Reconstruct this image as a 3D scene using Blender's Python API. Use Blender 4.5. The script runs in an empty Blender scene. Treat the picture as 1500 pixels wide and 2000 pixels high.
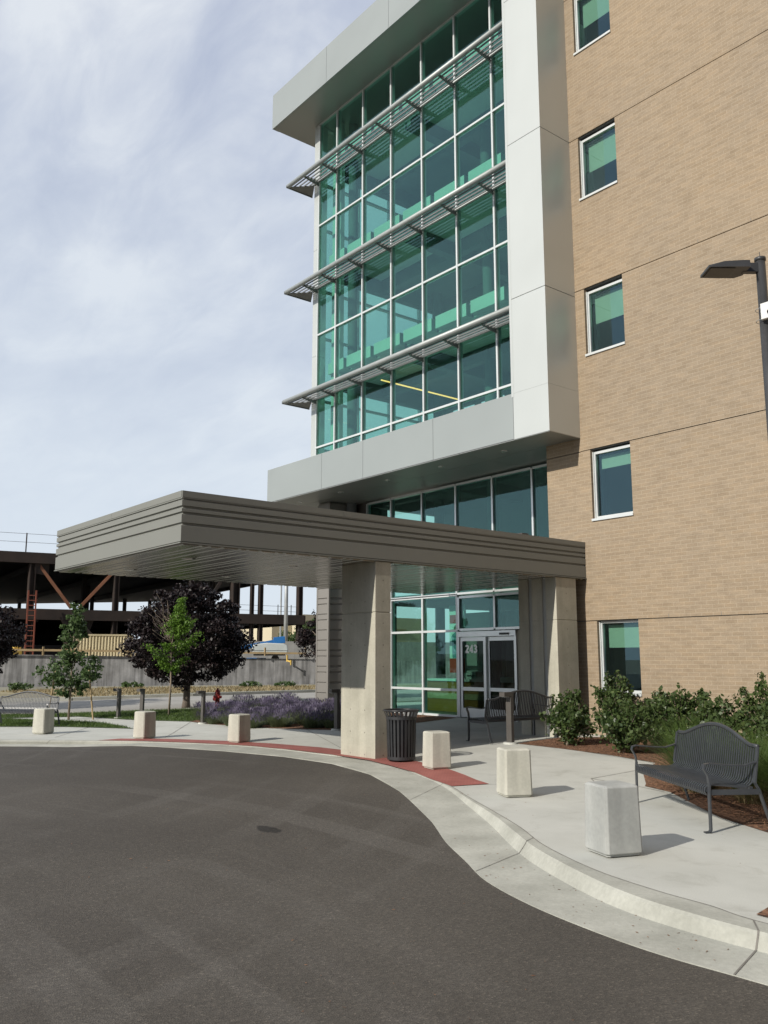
import bpy, bmesh, math, random
import numpy as np
from mathutils import Vector, Matrix
random.seed(7); RNG = np.random.default_rng(11)
SC = bpy.context.scene; COL = SC.collection
R = math.radians

# ---------------------------------------------------------------- camera
cd = bpy.data.cameras.new('camera'); cam = bpy.data.objects.new('camera', cd); COL.objects.link(cam)
cd.sensor_fit = 'HORIZONTAL'; cd.sensor_width = 36.0; cd.lens = 41.115
cd.clip_start = 0.05; cd.clip_end = 3000
cam.location = (0, 0, 1.65); cam.rotation_euler = (R(90 + 9.495), 0, math.pi / 2 - 0.67917)
SC.camera = cam
# ---------------------------------------------------------------- light and sky
SUN = Vector((0.09, -1.01, 0.60)).normalized()          # direction towards the sun
SUN_EL = math.asin(SUN.z); SUN_ROT = math.atan2(SUN.x, SUN.y)
sl = bpy.data.lights.new('sun', 'SUN'); sl.energy = 4.4; sl.angle = R(0.53); sl.color = (1.0, 0.94, 0.84)
so = bpy.data.objects.new('sun', sl); COL.objects.link(so); so.location = (0, 0, 40)
so.rotation_euler = SUN.to_track_quat('Z', 'Y').to_euler()
W = bpy.data.worlds.new('World'); SC.world = W; W.use_nodes = True
SC.view_settings.view_transform = 'Standard'; SC.view_settings.look = 'None'
SC.view_settings.exposure = 0.0; SC.view_settings.gamma = 1.0

def build_world():
    nt = W.node_tree; N = nt.nodes; L = nt.links
    for n in list(N): N.remove(n)
    out = N.new('ShaderNodeOutputWorld'); bg = N.new('ShaderNodeBackground')
    sky = N.new('ShaderNodeTexSky'); sky.sky_type = 'NISHITA'; sky.sun_disc = False
    sky.sun_elevation = SUN_EL; sky.sun_rotation = SUN_ROT
    sky.air_density = 1.0; sky.dust_density = 1.5; sky.altitude = 800
    tc = N.new('ShaderNodeTexCoord')
    sep = N.new('ShaderNodeSeparateXYZ'); L.new(tc.outputs['Generated'], sep.inputs[0])
    # project the view direction on a cloud layer: dir.xy / (z + k)
    zp = N.new('ShaderNodeMath'); zp.operation = 'MAXIMUM'; L.new(sep.outputs['Z'], zp.inputs[0]); zp.inputs[1].default_value = 0.0
    za = N.new('ShaderNodeMath'); za.operation = 'ADD'; L.new(zp.outputs[0], za.inputs[0]); za.inputs[1].default_value = 0.16
    dv = N.new('ShaderNodeVectorMath'); dv.operation = 'DIVIDE'; L.new(tc.outputs['Generated'], dv.inputs[0])
    cb = N.new('ShaderNodeCombineXYZ')
    for i in range(3): L.new(za.outputs[0], cb.inputs[i])
    L.new(cb.outputs[0], dv.inputs[1])
    def noise(scale, detail, rough, stretch, off, dist=0.0):
        mp = N.new('ShaderNodeMapping'); mp.inputs['Scale'].default_value = stretch; mp.inputs['Location'].default_value = off
        mp.inputs['Rotation'].default_value = (0, 0, R(35))
        L.new(dv.outputs[0], mp.inputs[0])
        n = N.new('ShaderNodeTexNoise'); n.inputs['Scale'].default_value = scale; n.inputs['Detail'].default_value = detail
        n.inputs['Roughness'].default_value = rough; n.inputs['Distortion'].default_value = dist
        L.new(mp.outputs[0], n.inputs['Vector']); return n
    n1 = noise(1.6, 7, 0.52, (1.0, 1.6, 1), (3.1, 0.4, 0), 0.25)
    n2 = noise(4.2, 8, 0.58, (1.0, 2.2, 1), (1.0, 5.0, 0), 0.5)
    m = N.new('ShaderNodeMix'); m.data_type = 'FLOAT'; m.inputs[0].default_value = 0.35
    L.new(n1.outputs['Fac'], m.inputs[2]); L.new(n2.outputs['Fac'], m.inputs[3])
    cr = N.new('ShaderNodeValToRGB'); e = cr.color_ramp.elements
    e[0].position = 0.33; e[0].color = (0.38, 0.44, 0.61, 1)
    e[1].position = 0.61; e[1].color = (0.82, 0.86, 0.915, 1)
    x = cr.color_ramp.elements.new(0.465); x.color = (0.55, 0.605, 0.735, 1)
    L.new(m.outputs[0], cr.inputs[0])
    # whiter near the horizon
    hr = N.new('ShaderNodeMapRange'); hr.inputs[1].default_value = 0.12; hr.inputs[2].default_value = 0.66
    hr.inputs[3].default_value = 0.97; hr.inputs[4].default_value = 0.05
    L.new(sep.outputs['Z'], hr.inputs[0])
    hm = N.new('ShaderNodeMix'); hm.data_type = 'RGBA'; L.new(hr.outputs[0], hm.inputs[0])
    L.new(cr.outputs[0], hm.inputs[6]); hm.inputs[7].default_value = (0.73, 0.805, 0.89, 1)
    # clear sky behind the thin cloud
    sm = N.new('ShaderNodeMix'); sm.data_type = 'RGBA'; sm.blend_type = 'MULTIPLY'; sm.inputs[0].default_value = 1
    L.new(sky.outputs[0], sm.inputs[6]); sm.inputs[7].default_value = (0.11, 0.11, 0.11, 1)
    fm = N.new('ShaderNodeMix'); fm.data_type = 'RGBA'; fm.inputs[0].default_value = 0.92
    L.new(sm.outputs[2], fm.inputs[6]); L.new(hm.outputs[2], fm.inputs[7])
    # out-of-view sky towards +X is darkened to deepen the shade on +X faces
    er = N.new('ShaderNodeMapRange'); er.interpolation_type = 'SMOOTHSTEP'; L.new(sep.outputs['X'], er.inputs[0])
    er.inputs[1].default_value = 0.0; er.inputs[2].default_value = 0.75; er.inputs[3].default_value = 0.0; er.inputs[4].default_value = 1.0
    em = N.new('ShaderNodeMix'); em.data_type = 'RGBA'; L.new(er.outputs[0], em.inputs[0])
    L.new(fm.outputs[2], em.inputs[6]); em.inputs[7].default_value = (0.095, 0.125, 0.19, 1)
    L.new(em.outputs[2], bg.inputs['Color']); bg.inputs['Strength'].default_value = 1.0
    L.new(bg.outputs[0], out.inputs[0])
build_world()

# ---------------------------------------------------------------- materials
def new_mat(name):
    m = bpy.data.materials.new(name); m.use_nodes = True; nt = m.node_tree
    return m, nt, nt.nodes, nt.links, nt.nodes['Principled BSDF']
def add_noise(N, L, scale, detail=5, rough=0.55, coord='Object', stretch=None, dist=0):
    tc = N.new('ShaderNodeTexCoord'); n = N.new('ShaderNodeTexNoise')
    n.inputs['Scale'].default_value = scale; n.inputs['Detail'].default_value = detail
    n.inputs['Roughness'].default_value = rough; n.inputs['Distortion'].default_value = dist
    if stretch:
        mp = N.new('ShaderNodeMapping'); mp.inputs['Scale'].default_value = stretch
        L.new(tc.outputs[coord], mp.inputs[0]); L.new(mp.outputs[0], n.inputs['Vector'])
    else: L.new(tc.outputs[coord], n.inputs['Vector'])
    return n
def ramp(N, L, src, stops):
    r = N.new('ShaderNodeValToRGB'); e = r.color_ramp.elements
    e[0].position, e[0].color = stops[0][0], (*stops[0][1], 1)
    e[1].position, e[1].color = stops[-1][0], (*stops[-1][1], 1)
    for p, c in stops[1:-1]:
        x = e.new(p); x.color = (*c, 1)
    L.new(src, r.inputs[0]); return r
def mixc(N, L, fac, a, b, mode='MIX'):
    m = N.new('ShaderNodeMix'); m.data_type = 'RGBA'; m.blend_type = mode
    for s, v in ((0, fac), (6, a), (7, b)):
        if hasattr(v, 'links') or hasattr(v, 'is_linked'): L.new(v, m.inputs[s])
        elif s == 0: m.inputs[0].default_value = v
        else: m.inputs[s].default_value = (*v, 1)
    return m.outputs[2]
def bump(N, L, b, src, strength=0.3, dist=0.01):
    bp = N.new('ShaderNodeBump'); bp.inputs['Strength'].default_value = strength; bp.inputs['Distance'].default_value = dist
    L.new(src, bp.inputs['Height']); L.new(bp.outputs[0], b.inputs['Normal']); return bp
def mat_noisy(name, c0, c1, scale=3, rough=0.6, metal=0.0, fine=None, bstr=0.0, bscale=60, detail=6, stretch=None, lo=0.3, hi=0.7):
    m, nt, N, L, b = new_mat(name)
    n = add_noise(N, L, scale, detail, stretch=stretch)
    r = ramp(N, L, n.outputs['Fac'], [(lo, c0), (hi, c1)]); col = r.outputs[0]
    if fine:
        n2 = add_noise(N, L, fine[0], 3); r2 = ramp(N, L, n2.outputs['Fac'], [(0.35, (1 - fine[1],) * 3), (0.65, (1 + fine[1],) * 3)])
        col = mixc(N, L, 1.0, col, r2.outputs[0], 'MULTIPLY')
    L.new(col, b.inputs['Base Color']); b.inputs['Roughness'].default_value = rough; b.inputs['Metallic'].default_value = metal
    if bstr:
        n3 = add_noise(N, L, bscale, 4); bump(N, L, b, n3.outputs['Fac'], bstr)
    return m

M = {}
M['sidewalk'] = mat_noisy('sidewalk_concrete', (0.44, 0.445, 0.41), (0.52, 0.525, 0.485), 1.1, 0.85, fine=(45, 0.035), bstr=0.12, bscale=160)
M['gutter'] = mat_noisy('gutter_concrete', (0.32, 0.32, 0.28), (0.45, 0.45, 0.40), 1.6, 0.85, fine=(30, 0.06), bstr=0.2, bscale=90, lo=0.32, hi=0.66)
M['joint'] = mat_noisy('joint_dirt', (0.14, 0.13, 0.115), (0.25, 0.235, 0.21), 8, 0.95)
M['dark_metal'] = mat_noisy('dark_powder_coat', (0.022, 0.023, 0.025), (0.03, 0.031, 0.034), 6, 0.42)
M['bench_metal'] = mat_noisy('grey_bench_coating', (0.036, 0.040, 0.046), (0.05, 0.055, 0.062), 9, 0.38)
M['bronze'] = mat_noisy('bronze_powder_coat', (0.075, 0.068, 0.062), (0.095, 0.087, 0.079), 5, 0.5)
M['lamp_metal'] = mat_noisy('lamp_grey_coating', (0.034, 0.035, 0.037), (0.046, 0.047, 0.05), 7, 0.45)
M['alu'] = mat_noisy('silver_mullion', (0.62, 0.65, 0.65), (0.70, 0.73, 0.73), 2, 0.38, metal=0.25)
M['alu_dark'] = mat_noisy('clear_anodised_aluminium', (0.74, 0.77, 0.77), (0.82, 0.85, 0.85), 2, 0.32, metal=0.55)
M['tube'] = mat_noisy('shade_aluminium', (0.36, 0.385, 0.38), (0.43, 0.455, 0.45), 3, 0.5, metal=0.3)
M['rib_dark'] = mat_noisy('shade_blade', (0.16, 0.17, 0.17), (0.22, 0.23, 0.23), 3, 0.45, metal=0.3)
M['interior'] = mat_noisy('interior_paint', (0.62, 0.63, 0.6), (0.7, 0.71, 0.68), 1, 0.8)
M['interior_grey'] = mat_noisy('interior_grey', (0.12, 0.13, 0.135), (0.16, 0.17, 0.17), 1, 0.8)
M['interior_floor'] = mat_noisy('interior_floor', (0.10, 0.10, 0.095), (0.14, 0.14, 0.13), 2, 0.5)
M['blind'] = mat_noisy('roller_blind', (0.66, 0.68, 0.64), (0.72, 0.74, 0.70), 2, 0.9)
M['light_em'], nt, N, L, b = new_mat('lamp_glow'); b.inputs['Base Color'].default_value = (0.9, 0.88, 0.8, 1)
b.inputs['Emission Color'].default_value = (1, 0.42, 0.10, 1); b.inputs['Emission Strength'].default_value = 2.5
M['downlight'] = mat_noisy('downlight_reflector', (0.6, 0.6, 0.58), (0.75, 0.75, 0.72), 4, 0.25, metal=0.6)
M['soil'] = mat_noisy('dirt', (0.22, 0.19, 0.14), (0.34, 0.30, 0.22), 0.6, 0.95, fine=(6, 0.12))
M['road'] = mat_noisy('street_asphalt', (0.27, 0.26, 0.235), (0.35, 0.335, 0.305), 0.5, 0.9, fine=(12, 0.06))
M['verge'] = mat_noisy('dry_verge', (0.17, 0.15, 0.08), (0.36, 0.31, 0.19), 1.2, 0.95, fine=(9, 0.2))
M['lawn'] = mat_noisy('lawn_ground', (0.045, 0.075, 0.02), (0.09, 0.13, 0.035), 2.2, 0.95, fine=(25, 0.25))
M['steel'] = mat_noisy('primed_steel', (0.018, 0.013, 0.011), (0.038, 0.025, 0.020), 0.8, 0.7)
M['steel_deck'] = mat_noisy('steel_deck', (0.008, 0.008, 0.010), (0.02, 0.02, 0.023), 1.5, 0.7, stretch=(0.2, 6, 1))
M['rust'] = mat_noisy('rust_brace', (0.20, 0.085, 0.045), (0.28, 0.125, 0.07), 1.5, 0.7)
M['beige'] = mat_noisy('beige_metal', (0.50, 0.43, 0.27), (0.60, 0.52, 0.34), 0.8, 0.6)
M['beige_wall'] = mat_noisy('beige_wall', (0.52, 0.46, 0.33), (0.58, 0.52, 0.38), 0.2, 0.85)
M['white_wall'] = mat_noisy('white_wall', (0.66, 0.66, 0.64), (0.72, 0.72, 0.70), 0.2, 0.85)
M['blue'] = mat_noisy('blue_paint', (0.02, 0.13, 0.36), (0.03, 0.17, 0.44), 1, 0.4)
M['lift_grey'] = mat_noisy('lift_grey', (0.42, 0.46, 0.46), (0.50, 0.54, 0.54), 2, 0.45)
M['yellow'] = mat_noisy('yellow_paint', (0.62, 0.42, 0.09), (0.72, 0.50, 0.13), 2, 0.5)
M['orange'] = mat_noisy('orange_fibreglass', (0.22, 0.065, 0.04), (0.28, 0.085, 0.05), 2, 0.6)
M['wood'] = mat_noisy('timber', (0.33, 0.24, 0.13), (0.46, 0.35, 0.2), 2, 0.8)
M['desk_wood'] = mat_noisy('maple_veneer', (0.24, 0.10, 0.02), (0.30, 0.125, 0.03), 2, 0.5, stretch=(1, 1, 6))
M['red'] = mat_noisy('hydrant_red', (0.22, 0.018, 0.018), (0.30, 0.03, 0.025), 6, 0.5)
M['sign_red'] = mat_noisy('banner_red', (0.42, 0.03, 0.02), (0.48, 0.04, 0.03), 2, 0.6)
M['galv'] = mat_noisy('galvanised', (0.34, 0.36, 0.37), (0.44, 0.46, 0.47), 3, 0.5, metal=0.3)
M['infill'] = mat_noisy('grey_infill', (0.30, 0.31, 0.30), (0.37, 0.38, 0.37), 2, 0.5)
M['white'] = mat_noisy('white_plastic', (0.72, 0.72, 0.70), (0.78, 0.78, 0.76), 3, 0.4)
M['black'] = mat_noisy('black_plastic', (0.01, 0.01, 0.011), (0.018, 0.018, 0.019), 5, 0.4)
M['liner'] = mat_noisy('black_liner', (0.006, 0.006, 0.007), (0.01, 0.01, 0.011), 5, 0.6)
M['numeral'] = mat_noisy('white_vinyl', (0.9, 0.9, 0.88), (0.93, 0.93, 0.91), 5, 0.6)
M['bark_dark'] = mat_noisy('dark_bark', (0.10, 0.08, 0.065), (0.20, 0.165, 0.135), 5, 0.95, stretch=(6, 6, 1), bstr=0.5, bscale=20)
M['bark_pale'] = mat_noisy('pale_bark', (0.20, 0.16, 0.12), (0.32, 0.26, 0.2), 6, 0.95, stretch=(6, 6, 1))
M['shirt'] = mat_noisy('banner_shirt', (0.05, 0.10, 0.14), (0.24, 0.36, 0.42), 14, 0.7)
M['gravel_mark'] = M['joint']

def m_asphalt():
    m, nt, N, L, b = new_mat('asphalt')
    big = add_noise(N, L, 0.45, 5); base = ramp(N, L, big.outputs['Fac'], [(0.3, (0.062, 0.055, 0.047)), (0.7, (0.086, 0.077, 0.066))]).outputs[0]
    # pale tyre arcs: rings around two distant turning centres, broken up by noise
    tc = N.new('ShaderNodeTexCoord')
    br = add_noise(N, L, 0.3, 5, 0.62)
    for (cx, cy, sc, amt, w) in ((-6.0, -14.0, 6.5, 0.5, 0.5), (-22.0, -4.0, 5.0, 0.42, 0.5), (-2.0, 16.0, 7.5, 0.12, 0.5)):
        mp = N.new('ShaderNodeMapping'); mp.inputs['Location'].default_value = (-cx, -cy, 0); L.new(tc.outputs['Object'], mp.inputs[0])
        ln = N.new('ShaderNodeVectorMath'); ln.operation = 'LENGTH'; L.new(mp.outputs[0], ln.inputs[0])
        nn = N.new('ShaderNodeTexNoise'); nn.noise_dimensions = '1D'; nn.inputs['Scale'].default_value = sc / 3; nn.inputs['Detail'].default_value = 2
        L.new(ln.outputs['Value'], nn.inputs['W'])
        rr = ramp(N, L, nn.outputs['Fac'], [(0.55, (0, 0, 0)), (0.63, (1, 1, 1))])
        br2 = ramp(N, L, br.outputs['Fac'], [(0.42, (0, 0, 0)), (0.62, (amt, amt, amt))])
        f = mixc(N, L, 1.0, rr.outputs[0], br2.outputs[0], 'MULTIPLY')
        base = mixc(N, L, f, base, (0.112, 0.103, 0.092))
    # aggregate
    vo = N.new('ShaderNodeTexVoronoi'); vo.inputs['Scale'].default_value = 95; L.new(tc.outputs['Object'], vo.inputs['Vector'])
    ag = ramp(N, L, vo.outputs['Color'], [(0.15, (0.72, 0.72, 0.72)), (0.8, (1.25, 1.24, 1.22)), (0.97, (2.0, 1.95, 1.85))])
    base = mixc(N, L, 1.0, base, ag.outputs[0], 'MULTIPLY')
    # one dark oil spot with a ragged outline
    mp = N.new('ShaderNodeMapping'); mp.inputs['Location'].default_value = (8.0, -4.95, 0); L.new(tc.outputs['Object'], mp.inputs[0])
    mp2 = N.new('ShaderNodeMapping'); mp2.inputs['Rotation'].default_value = (0, 0, R(-70)); mp2.inputs['Scale'].default_value = (5.2, 9.0, 1); L.new(mp.outputs[0], mp2.inputs[0])
    nz = add_noise(N, L, 5, 4); ad = N.new('ShaderNodeVectorMath'); ad.operation = 'ADD'
    ml = N.new('ShaderNodeVectorMath'); ml.operation = 'SCALE'; ml.inputs['Scale'].default_value = 1.3; L.new(nz.outputs['Color'], ml.inputs[0])
    L.new(mp2.outputs[0], ad.inputs[0]); L.new(ml.outputs[0], ad.inputs[1])
    sb = N.new('ShaderNodeVectorMath'); sb.operation = 'SUBTRACT'; L.new(ad.outputs[0], sb.inputs[0]); sb.inputs[1].default_value = (0.65, 0.65, 0.65)
    ml2 = N.new('ShaderNodeVectorMath'); ml2.operation = 'MULTIPLY'; L.new(sb.outputs[0], ml2.inputs[0]); ml2.inputs[1].default_value = (1, 1, 0)
    ln = N.new('ShaderNodeVectorMath'); ln.operation = 'LENGTH'; L.new(ml2.outputs[0], ln.inputs[0])
    sp = ramp(N, L, ln.outputs['Value'], [(0.8, (0.35, 0.35, 0.36)), (1.0, (1, 1, 1))])
    base = mixc(N, L, 1.0, base, sp.outputs[0], 'MULTIPLY')
    L.new(base, b.inputs['Base Color']); b.inputs['Roughness'].default_value = 0.82; b.inputs['Specular IOR Level'].default_value = 0.35
    bump(N, L, b, vo.outputs['Distance'], 0.55, 0.006)
    return m
M['asphalt'] = m_asphalt()

def m_brick():
    m, nt, N, L, b = new_mat('tan_brick')
    tc = N.new('ShaderNodeTexCoord'); sp = N.new('ShaderNodeSeparateXYZ'); L.new(tc.outputs['Object'], sp.inputs[0])
    ad = N.new('ShaderNodeMath'); ad.operation = 'ADD'; L.new(sp.outputs['X'], ad.inputs[0]); L.new(sp.outputs['Y'], ad.inputs[1])
    cb = N.new('ShaderNodeCombineXYZ'); L.new(ad.outputs[0], cb.inputs[0]); L.new(sp.outputs['Z'], cb.inputs[1])
    bt = N.new('ShaderNodeTexBrick'); L.new(cb.outputs[0], bt.inputs['Vector'])
    bt.inputs['Scale'].default_value = 1; bt.inputs['Brick Width'].default_value = 0.235; bt.inputs['Row Height'].default_value = 0.0735
    bt.inputs['Mortar Size'].default_value = 0.0065; bt.inputs['Mortar Smooth'].default_value = 0.3; bt.inputs['Bias'].default_value = -0.1
    bt.inputs['Color1'].default_value = (0.305, 0.236, 0.161, 1); bt.inputs['Color2'].default_value = (0.335, 0.265, 0.188, 1)
    bt.inputs['Mortar'].default_value = (0.385, 0.315, 0.23, 1)
    # occasional darker and redder bricks
    vo = N.new('ShaderNodeTexNoise'); vo.inputs['Scale'].default_value = 3.2; vo.inputs['Detail'].default_value = 2
    mp = N.new('ShaderNodeMapping'); mp.inputs['Scale'].default_value = (1, 3.2, 1); L.new(cb.outputs[0], mp.inputs[0]); L.new(mp.outputs[0], vo.inputs['Vector'])
    r = ramp(N, L, vo.outputs['Fac'], [(0.3, (0.88, 0.87, 0.86)), (0.5, (1, 1, 1)), (0.72, (1.07, 1.04, 1.0))])
    big = add_noise(N, L, 0.22, 3); r2 = ramp(N, L, big.outputs['Fac'], [(0.35, (0.94, 0.95, 0.97)), (0.65, (1.05, 1.03, 1.0))])
    fn = add_noise(N, L, 40, 4); r3 = ramp(N, L, fn.outputs['Fac'], [(0.3, (0.9, 0.9, 0.9)), (0.7, (1.08, 1.08, 1.08))])
    c = mixc(N, L, 1.0, bt.outputs['Color'], r.outputs[0], 'MULTIPLY'); c = mixc(N, L, 1.0, c, r2.outputs[0], 'MULTIPLY')
    c = mixc(N, L, 1.0, c, r3.outputs[0], 'MULTIPLY')
    L.new(c, b.inputs['Base Color']); b.inputs['Roughness'].default_value = 0.9
    iv = N.new('ShaderNodeMath'); iv.operation = 'SUBTRACT'; iv.inputs[0].default_value = 1; L.new(bt.outputs['Fac'], iv.inputs[1])
    bump(N, L, b, iv.outputs[0], 0.35, 0.006)
    return m
M['brick'] = m_brick()

def m_panel(name, col, rough, metal, coat=0.0):
    m, nt, N, L, b = new_mat(name)
    n = add_noise(N, L, 0.5, 2); r = ramp(N, L, n.outputs['Fac'], [(0.3, tuple(c * 0.96 for c in col)), (0.7, tuple(min(1, c * 1.04) for c in col))])
    L.new(r.outputs[0], b.inputs['Base Color']); b.inputs['Roughness'].default_value = rough; b.inputs['Metallic'].default_value = metal
    n2 = add_noise(N, L, 1.1, 2); bump(N, L, b, n2.outputs['Fac'], 0.05, 0.02)
    return m
M['panel_sheen_bright'] = m_panel('metal_panel_bright_sheen', (0.565, 0.59, 0.572), 0.42, 0.34)  # same cladding as the bands; the upright's brighter sheen is put into the colour
M['panel_sheen_dull'] = m_panel('metal_panel_dull_sheen', (0.36, 0.39, 0.382), 0.42, 0.34)  # same cladding as the pier; the bands' duller sheen is put into the colour
M['canopy'] = m_panel('grey_brown_metal', (0.205, 0.210, 0.190), 0.6, 0.0)
M['soffit'] = m_panel('metal_soffit', (0.22, 0.21, 0.185), 0.2, 0.75)
M['soffit_high'] = m_panel('soffit_panel', (0.36, 0.37, 0.355), 0.42, 0.5)
M['ribbed'] = m_panel('ribbed_metal', (0.27, 0.255, 0.235), 0.45, 0.2)

def m_glass(name, tint, refl=0.10, rtint=(1, 1, 1)):
    m = bpy.data.materials.new(name); m.use_nodes = True; nt = m.node_tree; N = nt.nodes; L = nt.links
    for n in list(N): N.remove(n)
    out = N.new('ShaderNodeOutputMaterial'); tr = N.new('ShaderNodeBsdfTransparent'); gl = N.new('ShaderNodeBsdfGlossy')
    tr.inputs[0].default_value = (*tint, 1); gl.inputs['Color'].default_value = (*rtint, 1); gl.inputs['Roughness'].default_value = 0.01
    tr.inputs[0].default_value = (*[math.sqrt(c) for c in tint], 1)      # a pane has two faces
    fr = N.new('ShaderNodeLayerWeight'); fr.inputs['Blend'].default_value = 0.5
    pw = N.new('ShaderNodeMath'); pw.operation = 'POWER'; L.new(fr.outputs['Facing'], pw.inputs[0]); pw.inputs[1].default_value = 4.0
    ad = N.new('ShaderNodeMath'); ad.operation = 'MULTIPLY_ADD'; L.new(pw.outputs[0], ad.inputs[0]); ad.inputs[1].default_value = 0.8; ad.inputs[2].default_value = refl; ad.use_clamp = True
    tc = N.new('ShaderNodeTexCoord'); nz = N.new('ShaderNodeTexNoise'); nz.inputs['Scale'].default_value = 0.8; nz.inputs['Detail'].default_value = 1
    L.new(tc.outputs['Object'], nz.inputs['Vector']); bp = N.new('ShaderNodeBump'); bp.inputs['Strength'].default_value = 0.05; bp.inputs['Distance'].default_value = 0.02
    L.new(nz.outputs['Fac'], bp.inputs['Height']); L.new(bp.outputs[0], gl.inputs['Normal'])
    mx = N.new('ShaderNodeMixShader'); L.new(ad.outputs[0], mx.inputs[0]); L.new(tr.outputs[0], mx.inputs[1]); L.new(gl.outputs[0], mx.inputs[2])
    L.new(mx.outputs[0], out.inputs[0]); return m
M['glass'] = m_glass('green_glass', (0.40, 0.74, 0.62), 0.075, (0.66, 0.95, 1.0))
M['glass_clear'] = m_glass('clear_glass', (0.60, 0.78, 0.74), 0.04)
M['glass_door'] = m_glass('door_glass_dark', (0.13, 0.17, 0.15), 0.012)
M['glass_win'] = m_glass('window_green_glass', (0.45, 0.66, 0.56), 0.09, (0.6, 0.85, 1.0))

def m_cast(name, c0, c1, streak=0.25):
    m, nt, N, L, b = new_mat(name)
    n = add_noise(N, L, 1.4, 8, 0.6, dist=0.3); c = ramp(N, L, n.outputs['Fac'], [(0.3, c0), (0.7, c1)]).outputs[0]
    s = add_noise(N, L, 3.0, 5, 0.6, stretch=(1.6, 1.6, 0.12)); r = ramp(N, L, s.outputs['Fac'], [(0.35, (1 - streak,) * 3), (0.62, (1 + streak * 0.4,) * 3)])
    c = mixc(N, L, 1.0, c, r.outputs[0], 'MULTIPLY')
    f = add_noise(N, L, 30, 4); r2 = ramp(N, L, f.outputs['Fac'], [(0.3, (0.93,) * 3), (0.7, (1.05,) * 3)]); c = mixc(N, L, 1.0, c, r2.outputs[0], 'MULTIPLY')
    L.new(c, b.inputs['Base Color']); b.inputs['Roughness'].default_value = 0.85
    bump(N, L, b, f.outputs['Fac'], 0.12, 0.01); return m
M['cast'] = m_cast('cast_concrete', (0.36, 0.345, 0.28), (0.50, 0.48, 0.40), 0.12)
M['bollard'] = m_cast('bollard_concrete', (0.42, 0.41, 0.35), (0.55, 0.54, 0.47), 0.14)
M['bollard_grey'] = m_cast('grey_bollard_concrete', (0.30, 0.31, 0.30), (0.44, 0.445, 0.42), 0.14)
M['wall_dirty'] = m_cast('stained_concrete', (0.21, 0.21, 0.21), (0.36, 0.36, 0.37), 0.5)
M['wall_grey'] = m_cast('grey_concrete', (0.24, 0.24, 0.235), (0.32, 0.32, 0.31), 0.15)

def m_walk():
    m, nt, N, L, b = new_mat('broomed_sidewalk')
    n = add_noise(N, L, 0.9, 6, 0.6); c = ramp(N, L, n.outputs['Fac'], [(0.3, (0.44, 0.443, 0.405)), (0.7, (0.53, 0.533, 0.492))]).outputs[0]
    st = add_noise(N, L, 2.4, 6, 0.68, dist=0.6); r = ramp(N, L, st.outputs['Fac'], [(0.30, (0.86, 0.855, 0.84)), (0.46, (1, 1, 1)), (0.75, (1.03, 1.03, 1.03))]); c = mixc(N, L, 1.0, c, r.outputs[0], 'MULTIPLY')
    sp = add_noise(N, L, 120, 2); r = ramp(N, L, sp.outputs['Fac'], [(0.3, (0.93,) * 3), (0.7, (1.05,) * 3)]); c = mixc(N, L, 1.0, c, r.outputs[0], 'MULTIPLY')
    vo = N.new('ShaderNodeTexVoronoi'); vo.inputs['Scale'].default_value = 3.1; tc = N.new('ShaderNodeTexCoord'); L.new(tc.outputs['Object'], vo.inputs['Vector'])
    r = ramp(N, L, vo.outputs['Distance'], [(0.018, (0.55, 0.54, 0.5)), (0.03, (1, 1, 1))]); c = mixc(N, L, 1.0, c, r.outputs[0], 'MULTIPLY')
    L.new(c, b.inputs['Base Color']); b.inputs['Roughness'].default_value = 0.85
    br = add_noise(N, L, 90, 3, stretch=(0.15, 1.6, 1)); bump(N, L, b, br.outputs['Fac'], 0.14, 0.005); return m
M['walk'] = m_walk()

def m_tactile():
    m, nt, N, L, b = new_mat('brick_red_tactile')
    tc = N.new('ShaderNodeTexCoord'); vo = N.new('ShaderNodeTexVoronoi'); vo.inputs['Randomness'].default_value = 0.0; vo.inputs['Scale'].default_value = 17
    L.new(tc.outputs['Object'], vo.inputs['Vector'])
    n = add_noise(N, L, 2.5, 4); c = ramp(N, L, n.outputs['Fac'], [(0.3, (0.27, 0.085, 0.07)), (0.7, (0.36, 0.125, 0.105))]).outputs[0]
    d = ramp(N, L, vo.outputs['Distance'], [(0.3, (1.18,) * 3), (0.5, (0.8,) * 3)]); c = mixc(N, L, 1.0, c, d.outputs[0], 'MULTIPLY')
    L.new(c, b.inputs['Base Color']); b.inputs['Roughness'].default_value = 0.8
    iv = N.new('ShaderNodeMath'); iv.operation = 'SUBTRACT'; iv.inputs[0].default_value = 1; L.new(vo.outputs['Distance'], iv.inputs[1])
    bump(N, L, b, iv.outputs[0], 0.6, 0.01); return m
M['tactile'] = m_tactile()

def m_mulch():
    m, nt, N, L, b = new_mat('bark_mulch')
    tc = N.new('ShaderNodeTexCoord'); mp = N.new('ShaderNodeMapping'); mp.inputs['Scale'].default_value = (1, 1.8, 1); L.new(tc.outputs['Object'], mp.inputs[0])
    vo = N.new('ShaderNodeTexVoronoi'); vo.inputs['Scale'].default_value = 34; L.new(mp.outputs[0], vo.inputs['Vector'])
    c = ramp(N, L, vo.outputs['Color'], [(0.1, (0.05, 0.025, 0.014)), (0.5, (0.15, 0.07, 0.038)), (0.9, (0.32, 0.17, 0.095))]).outputs[0]
    L.new(c, b.inputs['Base Color']); b.inputs['Roughness'].default_value = 0.95
    bump(N, L, b, vo.outputs['Color'], 0.9, 0.02); return m
M['mulch'] = m_mulch()
M['chip'] = mat_noisy('mulch_chip', (0.08, 0.035, 0.018), (0.33, 0.18, 0.10), 9, 0.95)

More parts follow.
